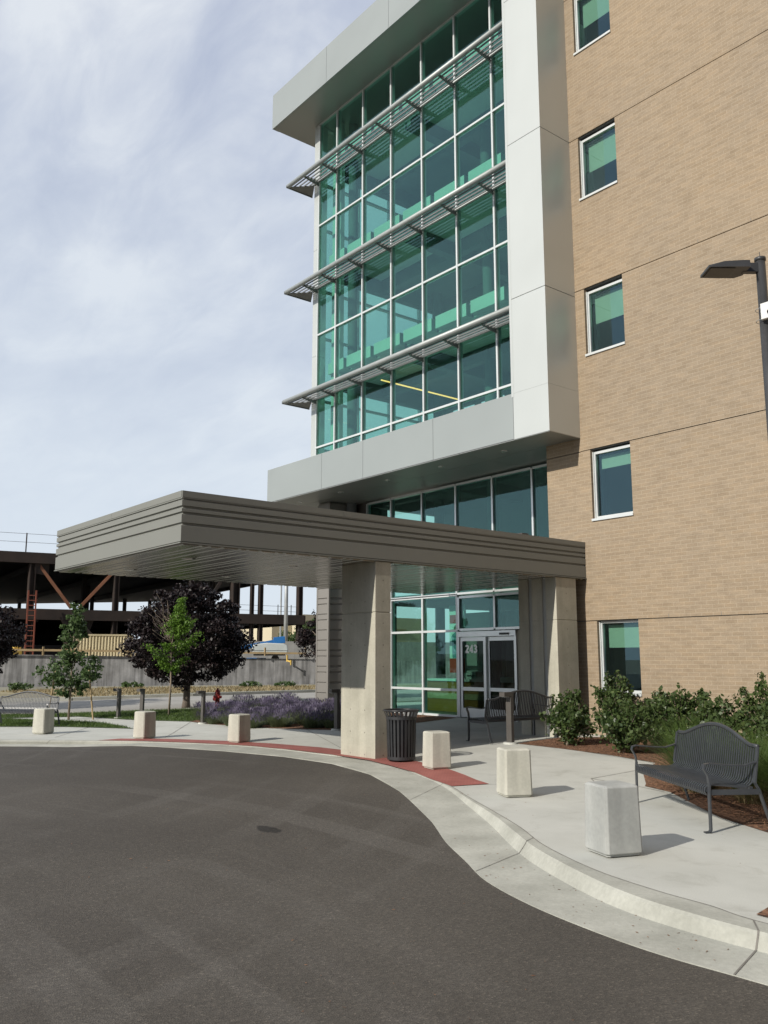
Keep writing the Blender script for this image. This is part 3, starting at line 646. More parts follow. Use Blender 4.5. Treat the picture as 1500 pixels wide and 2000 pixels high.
# interior of the glazed lounge: slabs, beams, columns, rear wall
m = MB()
for z in (7.25, 10.90, 14.55, 18.2):
    for a, b in zip(XM[:-1], XM[1:]):
        if b > -13: b = -12.5
        m.box(a + .10, YG + .33, z - 0.37, b - .06, YG + .55, z - 0.02)
pb(m, 'slab_edge', M['interior'])
m = MB()
for z in (10.90, 14.55, 18.2): m.box(-21.7, YG + .57, z - .37, -12.6, 17.4, z - .353)
pb(m, 'ceiling', M['interior'])
m = MB()
for z in (7.25, 10.90, 14.55): m.box(-21.9, YG + .57, z - .049, -12.6, 20.5, z - .03)
pb(m, 'floor_finish', M['interior'])
m = MB()
for z in (7.25, 10.90, 14.55, 18.2):
    m.box(-22.0, YG + .56, z - .35, -12.5, 20.6, z - .05)
    m.box(-22.0, YG + .56, z - .8, -21.75, 20.6, z - .351)
    for x in (-18.3,): m.box(x - .15, YG + .6, z - .8, x + .15, 20.5, z - .352)
    for y in (17.6, 20.3): m.box(-21.7, y - .12, z - .75, -12.5, y + .12, z - .352)
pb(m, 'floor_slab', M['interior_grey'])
for x, y in ((-21.35, 15.95), (-16.94, 17.6), (-21.35, 19.6), (-16.94, 20.2), (-13.2, 17.6)):
    q = MB(); q.lathe([(0.16, 0.1), (0.16, 19.1)], 16, (x, y)); pb(q, 'interior_column', M['interior_grey'], smooth=True)
m = MB(); m.box(-21.9, YG + .45, 7.3, -21.45, YG + .6, 19.1); pb(m, 'corner_wall', M['interior'])
# rear facade of the lounge: glazed too, so the sky shows through
m = MB()
for x in (-22, -20.6, -19.2, -17.8, -16.4, -15.0, -13.6, -12.5): m.box(x - .09, 20.7, 7.2, x + .09, 20.85, 19.1)
for z in (7.25, 8.4, 9.7, 10.9, 12.05, 13.38, 14.55, 15.7, 17.1, 18.2): m.box(-22, 20.71, z - .09, -12.5, 20.84, z + .09)
pb(m, 'rear_glazing', M['interior_grey'])

# a lit strip light under one ceiling
q = MB(); q.box(-19.85, 15.9, 9.92, -19.81, 19.3, 9.95); pb(q, 'strip_light', M['light_em'])
# sunshades
def sunshade(z):
    m = MB(); y0 = 14.38; x0, x1 = -22.85, -12.76
    m.tube([(x0, y0, z), (x1, y0, z)], 0.072, 14)
    sh = pb(m, 'sunshade', M['tube'], smooth=True)
    m = MB()
    for y in (14.52, 14.64, 14.76, 14.88): m.box(x0 + .05, y - .012, z - .045, x1, y + .012, z - .005)
    m.build('shade_blade', M['rib_dark'], sh)
    for x in [-22.0] + XM[1:-1]:
        m = MB(); m.prism([(y0 + .05, z - .03), (y0 + .05, z + .02), (YG - .05, z + .05), (YG - .05, z - .14)], 'x', x - .02, x + .02); m.build('bracket', M['rib_dark'], sh)
    m = MB(); m.prism([(y0 - .07, z - .07), (y0 - .07, z + .02), (15.35, z + .02), (15.35, z - .07)], 'x', x0 - .02, x0 + .005); m.prism([(x0 - .02, y0 - .06), (x0 - .02, 15.36), (-22.26, 15.02), (-22.26, 14.94)], 'z', z - .05, z - .03); m.build('end_plate', M['rib_dark'], sh)
    m = MB(); m.tube([(x0, YG - .08, z), (x1, YG - .08, z)], 0.035, 10); m.build('rear_rail', M['tube'], sh, smooth=True)
for z in (9.66, 13.33, 17.04): sunshade(z)
# lower curtain wall (behind and above the canopy)
XL = [-20.85, -19.70, -18.33, -16.95, -15.58, -14.22, -12.84]
lw = curtain('lower_curtain_wall', XL, [3.35, 6.30], YL, mat='alu_dark')
gw = curtain('ground_curtain_wall', XL[1:4], [0.17, 0.84, 2.38, 3.32], YL, t=.06)
gt = curtain('transom_window', [-16.885, -15.58, -14.22, -12.93], [2.40, 3.25], YL, t=.06, mat='alu_dark', glass='glass')
m = MB(); m.box(-12.9, YL - .05, .1, -12.6, YL + .2, 3.3); m.box(-14.82, YL - .05, 0.15, -12.9, YL + .15, 2.34); pb(m, 'entry_wall', M['cast'])
m = MB(); m.box(-20.85, YL + .0, .1, -19.73, YL + .2, 3.35); m.box(-21.5, YL + .01, 0.1, -20.88, YL + .2, 6.37); pb(m, 'dark_panel_wall', M['bronze'])
# ground floor interior
m = MB(); m.box(-22, YL + .15, 0.0, -12.5, 27, 0.155); pb(m, 'lobby_floor', M['interior_floor'])
m = MB(); m.box(-21.4, YL + .25, 3.28, -12.5, 26, 3.45); pb(m, 'lobby_ceiling', M['interior_grey'])
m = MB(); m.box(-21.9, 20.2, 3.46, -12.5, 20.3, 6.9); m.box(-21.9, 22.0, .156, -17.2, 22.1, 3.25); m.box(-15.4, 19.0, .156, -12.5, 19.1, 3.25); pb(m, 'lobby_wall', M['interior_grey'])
m = MB(); m.box(-18.55, 17.9, 1.1, -16.9, 17.95, 2.95); pb(m, 'lobby_wall', M['interior'])

# doors
def doors():
    y = YL - .02; m = MB()
    m.box(-16.90, y - .06, 0.155, -16.84, y + .1, 2.21); m.box(-14.90, y - .06, 0.155, -14.83, y + .1, 2.21); m.box(-16.90, y - .08, 2.211, -14.83, y + .1, 2.345)
    dr = pb(m, 'sliding_door', M['alu_dark'])
    def leaf(x0, x1, yy):
        m = MB(); s = .085
        m.box(x0, yy, .17, x0 + s, yy + .045, 2.20); m.box(x1 - s, yy, .17, x1, yy + .045, 2.20)
        m.box(x0 + s, yy, 2.10, x1 - s, yy + .045, 2.20); m.box(x0 + s, yy, .84, x1 - s, yy + .045, .93); m.box(x0 + s, yy, .17, x1 - s, yy + .045, .40)
        l = m.build('door_leaf', M['alu_dark'], dr)
        g = MB(); g.box(x0 + s, yy + .02, .40, x1 - s, yy + .028, .84); g.box(x0 + s, yy + .02, .93, x1 - s, yy + .028, 2.10); g.build('door_glass', M['glass_clear'], l) if False else None
        return l
    l1 = leaf(-16.835, -15.90, y - .03); l2 = leaf(-15.91, -14.905, y + .03)
    for x0, x1, yy in ((-16.835, -15.90, y - .03), (-15.91, -14.905, y + .03)):
        s = .085; g = MB(); g.box(x0 + s, yy + .02, .40, x1 - s, yy + .028, .84); g.box(x0 + s, yy + .02, .93, x1 - s, yy + .028, 2.10); g.build('door_glass', M['glass_door'], dr)
    q = MB(); q.box(-15.35, y - .11, 2.24, -15.05, y - .081, 2.29); q.build('motion_sensor', M['black'], dr)
    # the number 243 on the left leaf: outlines of condensed bold digits, cut as flat vinyl
    def arc(cx, cy, rx, ry, a0, a1, n=14): return [(cx + rx * math.cos(R(a0 + (a1 - a0) * i / n)), cy + ry * math.sin(R(a0 + (a1 - a0) * i / n))) for i in range(n + 1)]
    m = MB(); lay = [0]
    def stroke(pts, x0, w=.050):
        P_ = [Vector((-16.63 + (x0 + 16.49 + px) * 1.62, 0, 1.80 + pz * 1.22)) for px, pz in pts]
        lay[0] += 1; yy = y - .032 - .0012 * lay[0]      # strokes that cross lie a millimetre apart
        for k, p in enumerate(P_):
            d = (P_[min(k + 1, len(P_) - 1)] - P_[max(k - 1, 0)]).normalized(); nr = Vector((-d.z, 0, d.x)) * w / 2
            m.v += [(p.x + nr.x, yy, p.z + nr.z), (p.x - nr.x, yy, p.z - nr.z)]
            if k: b = len(m.v); m.f.append((b - 4, b - 3, b - 1, b - 2)); m.mi.append(0)
    stroke(arc(.037, .118, .028, .034, 165, -25) + [(.045, .075), (.018, .030), (.012, .013)], -16.49); stroke([(.004, .013), (.078, .013)], -16.49)
    stroke([(.058, 0), (.058, .165)], -16.395); stroke([(.060, .158), (.006, .048)], -16.395, .044); stroke([(.0, .045), (.082, .045)], -16.395, .044)
    stroke(arc(.036, .123, .027, .029, 160, -80), -16.30); stroke(arc(.036, .046, .030, .034, 80, -160), -16.30); stroke([(.024, .087), (.042, .087)], -16.30, .042)
    m.build('house_number', M['numeral'], dr, fix=False)
doors()
# ribbed grey metal wall at the left end
def ribbed():
    m = MB(); z = -0.1; k = 0
    while z < 6.3:
        h = (0.30, 0.17)[k % 2] if k % 3 else 0.30
        m.prism([(15.2, z), (15.2, z + h - .03), (15.235, z + h - .012), (15.235, z + h), (17.5, z + h), (17.5, z)], 'x', -22.05, -21.5)
        z += h; k += 1
    pb(m, 'ribbed_wall', M['ribbed'])
    m = MB(); z = -0.1; k = 0
    while z < 6.3:
        h = (0.30, 0.17)[k % 2] if k % 3 else 0.30
        m.prism([(-21.5, z), (-21.47, z + .02), (-21.47, z + h - .05), (-21.5, z + h - .02)], 'y', 15.26, 17.4); z += h; k += 1
    m.box(-21.52, 15.19, -.1, -21.44, 15.25, 6.3); m.box(-22.08, 15.19, -.1, -22.02, 15.25, 6.3)
    pb(m, 'wall_rib', M['ribbed'])
ribbed()

# ---------------------------------------------------------------- entrance canopy
can = empty('entrance_canopy', (-14.4, 10.3, 0), label='flat grey metal entrance canopy with ribbed fascia on tall concrete piers', cat='canopy')
def pc(m, name, mat, parent=can, **k):
    o = m.build(name, mat, parent, **k)
    if parent is can: o.matrix_parent_inverse = Matrix.Translation((14.4, -10.3, 0))
    return o
CX0, CX1, CY0, CY1 = -17.12, -11.73, 5.66, 15.12
def fascia():
    # profile going down: (outset, z)
    prof = [(0.0, 4.09), (0.0, 3.98), (-0.022, 3.975), (-0.022, 3.967), (0.0, 3.955), (0.0, 3.875), (-0.03, 3.865), (-0.03, 3.845), (0.0, 3.83), (0.0, 3.785), (-0.03, 3.775), (-0.03, 3.755), (0.0, 3.74),
            (0.0, 3.625), (-0.03, 3.612), (-0.03, 3.592), (0.0, 3.577), (0.0, 3.345), (-0.02, 3.34), (-0.02, 3.335), (0.012, 3.33), (0.012, 3.315), (-0.06, 3.31)]
    m = MB(); n = len(prof); ys = YW - 0.004
    ring = lambda o_: [(CX0 - o_, ys), (CX0 - o_, CY0 - o_), (CX1 + o_, CY0 - o_), (CX1 + o_, ys)]
    for o_, z in prof: m.v += [(x, y, z) for x, y in ring(o_)]
    for i in range(n - 1):
        for j in range(3): m.f.append((i * 4 + j, i * 4 + j + 1, (i + 1) * 4 + j + 1, (i + 1) * 4 + j)); m.mi.append(0)
    o = pc(m, 'fascia', M['canopy'])
    m = MB()
    m.box(CX0 + .02, CY0 + .02, 3.95, CX1 - .02, ys, 4.02); pc(m, 'roof_deck', M['canopy'])
    m = MB()   # upstand with a small gap line, in lengths
    for a, b in ((CY0 + .001, 8.6), (8.605, 11.7), (11.705, ys)): m.box(CX1 - .02, a, 4.0, CX1 + .006, b, 4.095); m.box(CX0 - .006, a, 4.0, CX0 + .02, b, 4.095)
    for a, b in ((CX0 + .02, -14.4), (-14.395, CX1 - .02)): m.box(a, CY0 - .006, 4.0, b, CY0 + .02, 4.097)
    pc(m, 'coping', M['canopy'])
    # soffit of long planks running along x with reveals
    m = MB(); y = CY0 + .06; k = 0
    while y < 15.05:
        w = (0.30, 0.145, 0.22)[k % 3]; y2 = min(y + w, 15.1)
        m.prism([(y, 3.335), (y + .012, 3.295), (y2 - .055, 3.295), (y2 - .042, 3.335)], 'x', CX0 + .05, CX1 - .05)
        y = y2; k += 1
    m.box(CX0 + .04, CY0 + .05, 3.34, CX1 - .04, 15.1, 3.36)
    s_ = pc(m, 'soffit', M['soffit'])
    for x, y in ((-15.8, 6.6), (-13.4, 6.6), (-15.9, 8.7), (-13.4, 8.7), (-15.9, 10.9), (-13.4, 10.9), (-15.9, 13.1), (-13.4, 13.1)):
        q = MB(); q.lathe([(0.09, 3.299), (0.09, 3.290), (0.06, 3.290), (0.05, 3.297), (0.0, 3.297)], 20, (x, y)); q.build('downlight', M['downlight'], s_, smooth=True)
    # small things on the roof
    for x, y in ((-16.0, 5.85), (-15.5, 5.85)): q = MB(); q.box(x, y, 4.02, x + .12, y + .12, 4.17); pc(q, 'roof_drain_box', M['bronze'])
    q = MB(); q.box(-12.35, 13.3, 4.02, -12.0, 13.5, 4.18); pc(q, 'roof_floodlight', M['bronze'])
    q = MB(); q.box(-12.1, 12.0, 4.02, -11.95, 12.5, 4.13); pc(q, 'roof_vent', M['alu'])
fascia()
def tie_holes(m, pts, n, r=0.012):
    for p in pts:
        p = Vector(p); n_ = Vector(n); a = n_.cross(Vector((0, 0, 1))).normalized(); b = Vector((0, 0, 1))
        k = len(m.v); m.v += [tuple(p + n_ * .002 + (a * math.cos(t) + b * math.sin(t)) * r) for t in [i * math.pi / 4 for i in range(8)]]
        m.f.append(tuple(range(k, k + 8))); m.mi.append(m.cur)
def pier1():
    x0, x1, y0, y1 = -12.72, -11.755, 9.30, 9.64; m = MB()
    m.box(x0, y0, -0.03, x1, y1, 2.425); m.box(x0, y0, 2.44, x1, y1, 3.30); m.box(x0 + .015, y0 + .015, 2.42, x1 - .015, y1 - .015, 2.445)
    p = pc(m, 'pier', M['cast'], bevel=0.006)
    m = MB(); tie_holes(m, [(x, y0, z) for x in (x0 + .28, x0 + .68) for z in (0.06, .42, .79, 1.15, 1.52, 1.88, 2.25, 2.62, 2.98)], (0, -1, 0))
    tie_holes(m, [(x1, y0 + .17, z) for z in (0.06, .42, .79, 1.15, 1.52, 1.88, 2.25, 2.62, 2.98)], (1, 0, 0)); m.build('tie_holes', M['joint'], p)
pier1()
def pier2():
    m = MB(); zb = 0.08
    for x0, x1, y1 in ((-12.78, -12.51, 14.4), (-12.41, -12.13, 14.4), (-12.03, -11.75, 14.64)):
        m.box(x0, 14.0, zb, x1, y1, 2.425); m.box(x0, 14.0, 2.44, x1, y1, 3.30); m.box(x0 + .012, 14.012, 2.42, x1 - .012, y1 - .012, 2.445)
    p = pc(m, 'pier', M['cast'], bevel=0.005)
    m = MB(); m.box(-12.51, 14.03, zb, -12.41, 14.3, 3.30); m.box(-12.13, 14.03, zb, -12.03, 14.3, 3.30); m.build('metal_infill', M['infill'], p)
    m = MB(); tie_holes(m, [(-11.75, 14.32, z) for z in (.79, 1.15, 1.52, 1.88, 2.25, 2.62, 2.98, 3.1)], (1, 0, 0)); m.build('tie_holes', M['joint'], p)
pier2()

# ---------------------------------------------------------------- benches
def make_bench(loc, rz, label):
    t = empty('park_bench', loc, rz, label=label, cat='bench', group='curved slat metal benches by the entrance')
    L2 = 0.90
    def top(x):
        a = abs(x)
        return 0.80 + (0.0 if a > .76 else 0.15 * (0.5 + 0.5 * math.cos(math.pi * a / .76)) ** 0.6)
    def back(x, z): # y of back surface at height z
        return 0.215 + (z - .50) * 0.17
    seat = [(-.275, .345), (-.292, .375), (-.288, .41), (-.262, .435), (-.15, .432), (0, .418), (.10, .412), (.16, .425)]
    bk = [(.16, .425), (.195, .455), (.212, .50)]
    s = MB(); b = MB(); n = 39
    for i in range(n):
        x = -L2 + .03 + (2 * L2 - .06) * i / (n - 1)
        s.strap([(x, y, z) for y, z in seat], (1, 0, 0), .025, .006)
        zt = top(x); b.strap([(x, y, z) for y, z in bk] + [(x, back(x, z), z) for z in (.6, .7, zt - .01)], (1, 0, 0), .025, .006)
    s.build('seat', M['bench_metal'], t); b.build('backrest', M['bench_metal'], t)
    r = MB(); r.tube([(x, back(x, top(x)), top(x)) for x in [-L2 + 2 * L2 * i / 30 for i in range(31)]], .021, 8); r.build('top_rail', M['bench_metal'], t, smooth=True)
    r = MB(); r.beam((-L2, -.26, .39), (L2, -.26, .39), .03, .035); r.beam((-L2, .17, .395), (L2, .17, .395), .035, .05); r.build('seat_rail', M['bench_metal'], t)
    for sx in (-1, 1):
        x = sx * (L2 + .015)
        f = MB(); f.strap([(x, -.335, .006), (x, -.285, .008), (x, -.272, .03), (x, -.268, .38), (x, -.262, .46)], (1, 0, 0), .048, .014); f.build('leg', M['bench_metal'], t)
        f = MB(); f.strap([(x, .30, .006), (x, .345, .008), (x, .350, .03), (x, .235, .40), (x, .20, .46), (x, .255, .80)], (1, 0, 0), .048, .014); f.build('leg', M['bench_metal'], t)
        f = MB(); f.strap([(x, -.262, .45), (x, -.275, .53), (x, -.315, .60), (x, -.305, .635), (x, -.26, .645), (x, -.05, .628), (x, .10, .622), (x, .235, .66)], (1, 0, 0), .045, .012); f.build('armrest', M['bench_metal'], t)
        f = MB(); f.beam((x, -.26, .375), (x, .235, .375), .02, .05); f.build('side_rail', M['bench_metal'], t)
    m = MB(); m.strap([(0, -.26, .37), (0, 0, .40), (0, .17, .39)], (1, 0, 0), .04, .01); m.strap([(0.0, -.245, .38), (0, -.25, .0)], (1, 0, 0), .0001, .0001) if False else None
    m.build('centre_strap', M['bench_metal'], t)
    return t
bn = make_bench((-5.50, 8.70, 0.0), math.atan2(-0.54, 0.83) , 'dark grey slatted bench on the pavement beside the ornamental grass')
bench4 = copy_tree(bn); bench4.location = (-12.20, 13.10, 0.085); bench4.rotation_euler = (0, 0, R(-92)); bench4['label'] = 'slatted bench in canopy shade facing the sliding doors'
bench0 = copy_tree(bn); bench0.location = (-23.02, 7.06, 0.012); bench0.rotation_euler = (0, 0, R(40)); bench0.scale = (.88, .88, .86); bench0['label'] = 'far slatted bench on the lawn edge in front of the staked young tree'

# ---------------------------------------------------------------- litter bin
def bin_():
    t = empty('litter_bin', (-11.27, 9.46, 0.012), label='black slatted steel litter bin standing against the concrete pier', cat='litter bin')
    m = MB(); n = 24
    for i in range(n):
        a = 2 * math.pi * (i + .5) / n; d = Vector((math.cos(a), math.sin(a), 0)); sd = Vector((-d.y, d.x, 0))
        m.strap([d * r + Vector((0, 0, z)) for r, z in ((.222, .03), (.232, .3), (.240, .62), (.247, .70), (.285, .80))], sd, .036, .006)
    m.build('slats', M['dark_metal'], t)
    for z, r, h in ((.03, .225, .05), (.665, .248, .045)):
        m = MB(); m.lathe([(r, z), (r + .006, z), (r + .006, z + h), (r, z + h), (r, z)], 40); m.build('band', M['dark_metal'], t, smooth=False)
    m = MB(); m.tube([(.287 * math.cos(a), .287 * math.sin(a), .805) for a in [2 * math.pi * i / 40 for i in range(41)]], .016, 8, caps=False); m.build('rim', M['dark_metal'], t, smooth=True)
    m = MB(); m.lathe([(0, .02), (.195, .02), (.205, .70), (.19, .70), (.18, .05), (0, .05)], 32); m.build('liner', M['liner'], t, smooth=True)
bin_()

# ---------------------------------------------------------------- concrete bollard blocks
def make_block(name='bollard_block'):
    m = MB(); a, b = .176, .166; c = .022; h = .555
    lo = [(-a + c, -a), (a - c, -a), (a, -a + c), (a, a - c), (a - c, a), (-a + c, a), (-a, a - c), (-a, -a + c)]
    lo0 = [(x * .90, y * .90) for x, y in lo]
    mid = [(x * b / a, y * b / a) for x, y in lo]; tp = [(x * (b - .016) / a, y * (b - .03) / a) for x, y in lo]
    rings = [(lo0, -0.004), (lo0, .012), (lo, .02), (lo, .04), (mid, h - .016), (tp, h)]
    for r_, z in rings: m.v += [(x, y, z) for x, y in r_]
    for i in range(len(rings) - 1):
        for j in range(8): m.f.append((i * 8 + j, i * 8 + (j + 1) % 8, i * 8 + 8 + (j + 1) % 8, i * 8 + 8 + j)); m.mi.append(0)
    m.f.append(tuple(range(8 * (len(rings) - 1), 8 * len(rings)))); m.f.append(tuple(range(8))[::-1]); m.mi += [0, 0]
    return m.build(name, M['bollard'], bevel=.006)
blk = [(-4.92, 6.51, 70, 'grey concrete bollard block nearest the curved bench', True),
       (-7.66, 8.23, 63, 'cream concrete bollard block beside the corner of the red paving', False),
       (-10.22, 9.28, 74, 'cream concrete bollard block on red paving right of the litter bin', False),
       (-15.88, 9.09, 102, 'concrete bollard block on the red strip just left of the concrete pier', False),
       (-17.94, 8.0, 107, 'concrete bollard block at the far tapered end of the red strip', False),
       (-20.42, 6.71, 118, 'farthest concrete bollard block, in front of the lawn bench', False)]
b0 = make_block()
for i, (x, y, a, lab, grey) in enumerate(blk):
    o = b0 if i == 0 else b0.copy()
    if i: COL.objects.link(o)
    o.location = (x, y, gh(y) + .012); o.rotation_euler = (0, 0, R(a)); s = (1.03, 1.0, .97, .97, .98, .97)[i]; o.scale = (s, s, s)
    tag(o, lab, 'bollard', 'concrete bollard blocks along the kerb')
b0.data = b0.data.copy(); b0.data.materials[0] = M['bollard_grey']

# ---------------------------------------------------------------- bollard lights
def make_light():
    t = empty('bollard_light', (0, 0, 0), cat='bollard light', group='square bollard path lights')
    m = MB(); m.box(-.065, -.04, 0, .065, .04, .86); m.build('post', M['bronze'], t, bevel=.004)
    m = MB(); m.box(-.066, -.21, .861, .066, .041, .945); m.build('head', M['bronze'], t, bevel=.004)
    m = MB(); m.box(-.05, -.19, .853, .05, -.06, .8605); m.build('lens', M['white'], t)
    m = MB(); m.lathe([(.0, .02), (.13, .02), (.14, -.03)], 20); m.build('footing', M['sidewalk'], t)
    return t
bl = make_light()
for i, (x, y, a, lab, s) in enumerate([(-11.72, 12.52, 0, 'bronze bollard light beside the mulch bed, in front of the shaded bench', 1.0), (-16.5, 11.95, 0, 'bollard light in the shade beside the gray ribbed wall', .95),
        (-20.54, 10.70, 0, 'bollard light at the front of the lavender bed', .85), (-23.29, 10.28, 25, 'bollard light behind the bollard block on the lawn path', .85), (-24.02, 9.92, -60, 'bollard light farthest left along the lawn path', .85)]):
    o = bl if i == 0 else copy_tree(bl)
    o.location = (x, y, gh(y) + .012); o.rotation_euler = (0, 0, R(a)); o.scale = (s, s, s); o['label'] = lab

# ---------------------------------------------------------------- street lamp
def lamp():
    px, py = -5.19, 10.39
    t = empty('street_lamp', (px, py, 0.02), label='dark gray parking lamp with flat wedge head on a round pole before the brick wall', cat='street lamp')
    m = MB(); m.tube([(0, 0, 0.4), (0, 0, 6.68)], .078, 20, r2=.060); m.build('pole', M['lamp_metal'], t, smooth=True)
    m = MB(); m.lathe([(0, 6.70), (.045, 6.712), (.070, 6.70), (.071, 6.66), (.06, 6.655)], 20); m.build('pole_cap', M['lamp_metal'], t, smooth=True)
    m = MB(); m.tube([(0, 0, 6.7), (0, 0, 6.78)], .004, 6); m.build('lightning_spike', M['lamp_metal'], t)
    m = MB(); m.box(-.13, -.13, .0, .13, .13, .41); m.build('base_cover', M['lamp_metal'], t, bevel=.02)
    d = Vector((-0.628, -0.778, 0)).normalized(); s = Vector((-d.y, d.x, 0))
    def P(u, v, z): return d * u + s * v + Vector((0, 0, z))
    # arm
    m = MB(); m.v += [tuple(P(u, v, z)) for u in (.05, .24) for v, z in ((-.04, 6.50), (.04, 6.50), (.04, 6.62), (-.04, 6.62))]
    m.f += [(0, 1, 2, 3), (4, 7, 6, 5), (0, 4, 5, 1), (1, 5, 6, 2), (2, 6, 7, 3), (3, 7, 4, 0)]; m.mi += [0] * 6; m.build('arm', M['lamp_metal'], t)
    # head: outline in plan (u,v), flat bottom, domed top
    out = [(.20, -.09), (.28, -.175), (.52, -.175), (.72, -.165), (.72, .165), (.52, .175), (.28, .175), (.20, .175)]
    m = MB(); zt = [6.60, 6.60, 6.585, 6.535, 6.535, 6.585, 6.60, 6.60]
    m.v += [tuple(P(u, v, 6.505)) for u, v in out] + [tuple(P(u, v * .92, z)) for (u, v), z in zip(out, zt)]
    m.f += [tuple(range(8))[::-1], (8, 9, 14, 15), (9, 10, 13, 14), (10, 11, 12, 13)] + [(i, (i + 1) % 8, (i + 1) % 8 + 8, i + 8) for i in range(8)]; m.mi += [0] * 12
    m.build('lamp_head', M['lamp_metal'], t)
    m = MB(); m.v += [tuple(P(u, v, z)) for z in (6.498, 6.5045) for u, v in ((.38, -.14), (.69, -.14), (.69, .14), (.38, .14))]
    m.f += [(0, 1, 2, 3), (4, 7, 6, 5), (0, 4, 5, 1), (1, 5, 6, 2), (2, 6, 7, 3), (3, 7, 4, 0)]; m.mi += [0] * 6; m.build('led_panel', M['black'], t)
    # white control box clamped to the pole (partly out of frame)
    m = MB(); m.box(.02, -.13, 5.83, .22, -.075, 6.04); cb_ = m.build('control_box', M['white'], t, bevel=.008)
    m = MB(); m.tube([(.14, -.131, 5.90), (.14, -.15, 5.90)], .03, 12); m.build('dial', M['black'], cb_)
    for z in (5.85, 6.0): m = MB(); m.tube([(.10 * math.cos(a), .10 * math.sin(a), z) for a in [2 * math.pi * i / 16 for i in range(17)]], .004, 5, caps=False); m.build('clamp', M['galv'], cb_)
lamp()

# ---------------------------------------------------------------- hydrant
def hydrant():
    t = empty('fire_hydrant', (-25.43, 13.74, gh(13.74)), .3, label='dark red fire hydrant on the lawn by the street', cat='fire hydrant')
    m = MB(); m.lathe([(.11, 0), (.11, .04), (.075, .05), (.075, .42), (.10, .43), (.10, .46), (.085, .47), (.08, .53), (.05, .58), (.025, .60), (.025, .64), (0, .64)], 20); m.build('barrel', M['red'], t, smooth=False)
    for sx in (-1, 1): m = MB(); m.tube([(sx * .07, 0, .36), (sx * .15, 0, .36)], .045, 12); m.tube([(sx * .15, 0, .36), (sx * .18, 0, .36)], .02, 6); m.build('side_nozzle', M['red'], t)
    m = MB(); m.tube([(0, -.07, .30), (0, -.15, .30)], .06, 14); m.tube([(0, -.15, .30), (0, -.18, .30)], .02, 6); m.build('pumper_nozzle', M['red'], t)
hydrant()

# ---------------------------------------------------------------- foliage helpers
def quads(name, P, U, V, mat, parent=None, rnd=None, tri=False):
    """P centre, U/V half vectors: one diamond or quad per row"""
    n = len(P)
    if tri: vs = np.stack([P - U, P + U, P + V], 1).reshape(-1, 3); k = 3
    else: vs = np.stack([P - V, P + U * .8 - V * .1, P + V, P - U * .8 - V * .1], 1).reshape(-1, 3); k = 4
    me = bpy.data.meshes.new(name); me.vertices.add(n * k); me.vertices.foreach_set('co', vs.astype(np.float32).ravel())
    me.loops.add(n * k); me.loops.foreach_set('vertex_index', np.arange(n * k, dtype=np.int32))
    me.polygons.add(n); me.polygons.foreach_set('loop_start', np.arange(0, n * k, k, dtype=np.int32)); me.polygons.foreach_set('loop_total', np.full(n, k, dtype=np.int32))
    at = me.attributes.new('rnd', 'FLOAT', 'FACE'); at.data.foreach_set('value', (RNG.random(n) if rnd is None else rnd).astype(np.float32))
    me.update(); me.validate(); me.materials.append(mat)
    o = bpy.data.objects.new(name, me); COL.objects.link(o)
    if parent is not None: o.parent = parent
    return o
def rdir(n):
    v = RNG.normal(size=(n, 3)); return v / np.linalg.norm(v, axis=1)[:, None]
def leaves_at(P, size, droop=0.3):
    n = len(P); u = rdir(n); w = rdir(n); w[:, 2] -= droop; v = np.cross(u, w); v /= np.linalg.norm(v, axis=1)[:, None]; u2 = np.cross(v, w); u2 /= np.linalg.norm(u2, axis=1)[:, None]
    s = size * (0.6 + 0.8 * RNG.random(n))[:, None]
    return u2 * s * .5, v * s * .62
def crown_points(centre, radii, nclump, per, clump_r, shape=None, hollow=0.35):
    c = np.array(centre); rr = np.array(radii); pts = []
    k = 0
    while k < nclump:
        d = rdir(1)[0]; q = d * (hollow + (1 - hollow) * RNG.random() ** .45)
        if shape and not shape(q): continue
        cc = c + q * rr; r = clump_r * (.5 + 1.0 * RNG.random()); m_ = int(per * (.6 + .8 * RNG.random()))
        p = rdir(m_) * (RNG.random(m_) ** .4)[:, None] * r * np.array([1.15, 1.15, .75]); pts.append(cc + p); k += 1
    return np.vstack(pts)
def limb(m, a, b, r0, r1, wob=.06, n=5):
    a = Vector(a); b = Vector(b); pts = []
    for i in range(n + 1):
        t = i / n; p = a.lerp(b, t); w = wob * (b - a).length * math.sin(t * math.pi)
        pts.append(p + Vector((random.uniform(-w, w), random.uniform(-w, w), 0)))
    m.tube(pts, [r0 + (r1 - r0) * i / n for i in range(n + 1)], 7)
# purple maples
def maple(x, y, z, R_, H, zb, lab, seed, nclump=300, per=125, clip=None):
    random.seed(seed); t = empty('maple_tree', (x, y, z), label=lab, cat='tree', group='dark purple maples on the lawn')
    m = MB(); m.tube([(0, 0, -.05), (.02, 0, .25), (0, .02, .8), (.03, 0, 1.7)], [.15, .115, .10, .085], 12); m.build('trunk', M['bark_dark'], t, smooth=True)
    m = MB(); cz = (zb + H) / 2
    for i in range(14):
        a = random.random() * 6.28; r = R_ * random.uniform(.45, .8); zz = random.uniform(zb + .5, H - .5)
        limb(m, (0.02, 0, random.uniform(.9, 1.7)), (r * math.cos(a), r * math.sin(a), zz), .05, .012)
    m.build('branches', M['bark_dark'], t, smooth=True)
    def shp(q): return not (q[2] > 0 and math.hypot(q[0], q[1]) > 1.0 - .55 * q[2])
    P = crown_points((0, 0, cz), (R_, R_, (H - zb) / 2), nclump, per, .25, shp)
    U, V = leaves_at(P, .078); quads('crown', P, U, V, M['leaf_purple'], t)
maple(-26.36, 13.12, gh(13.12), 1.98, 3.92, 0.76, 'dark purple maple beside the fire hydrant', 3)
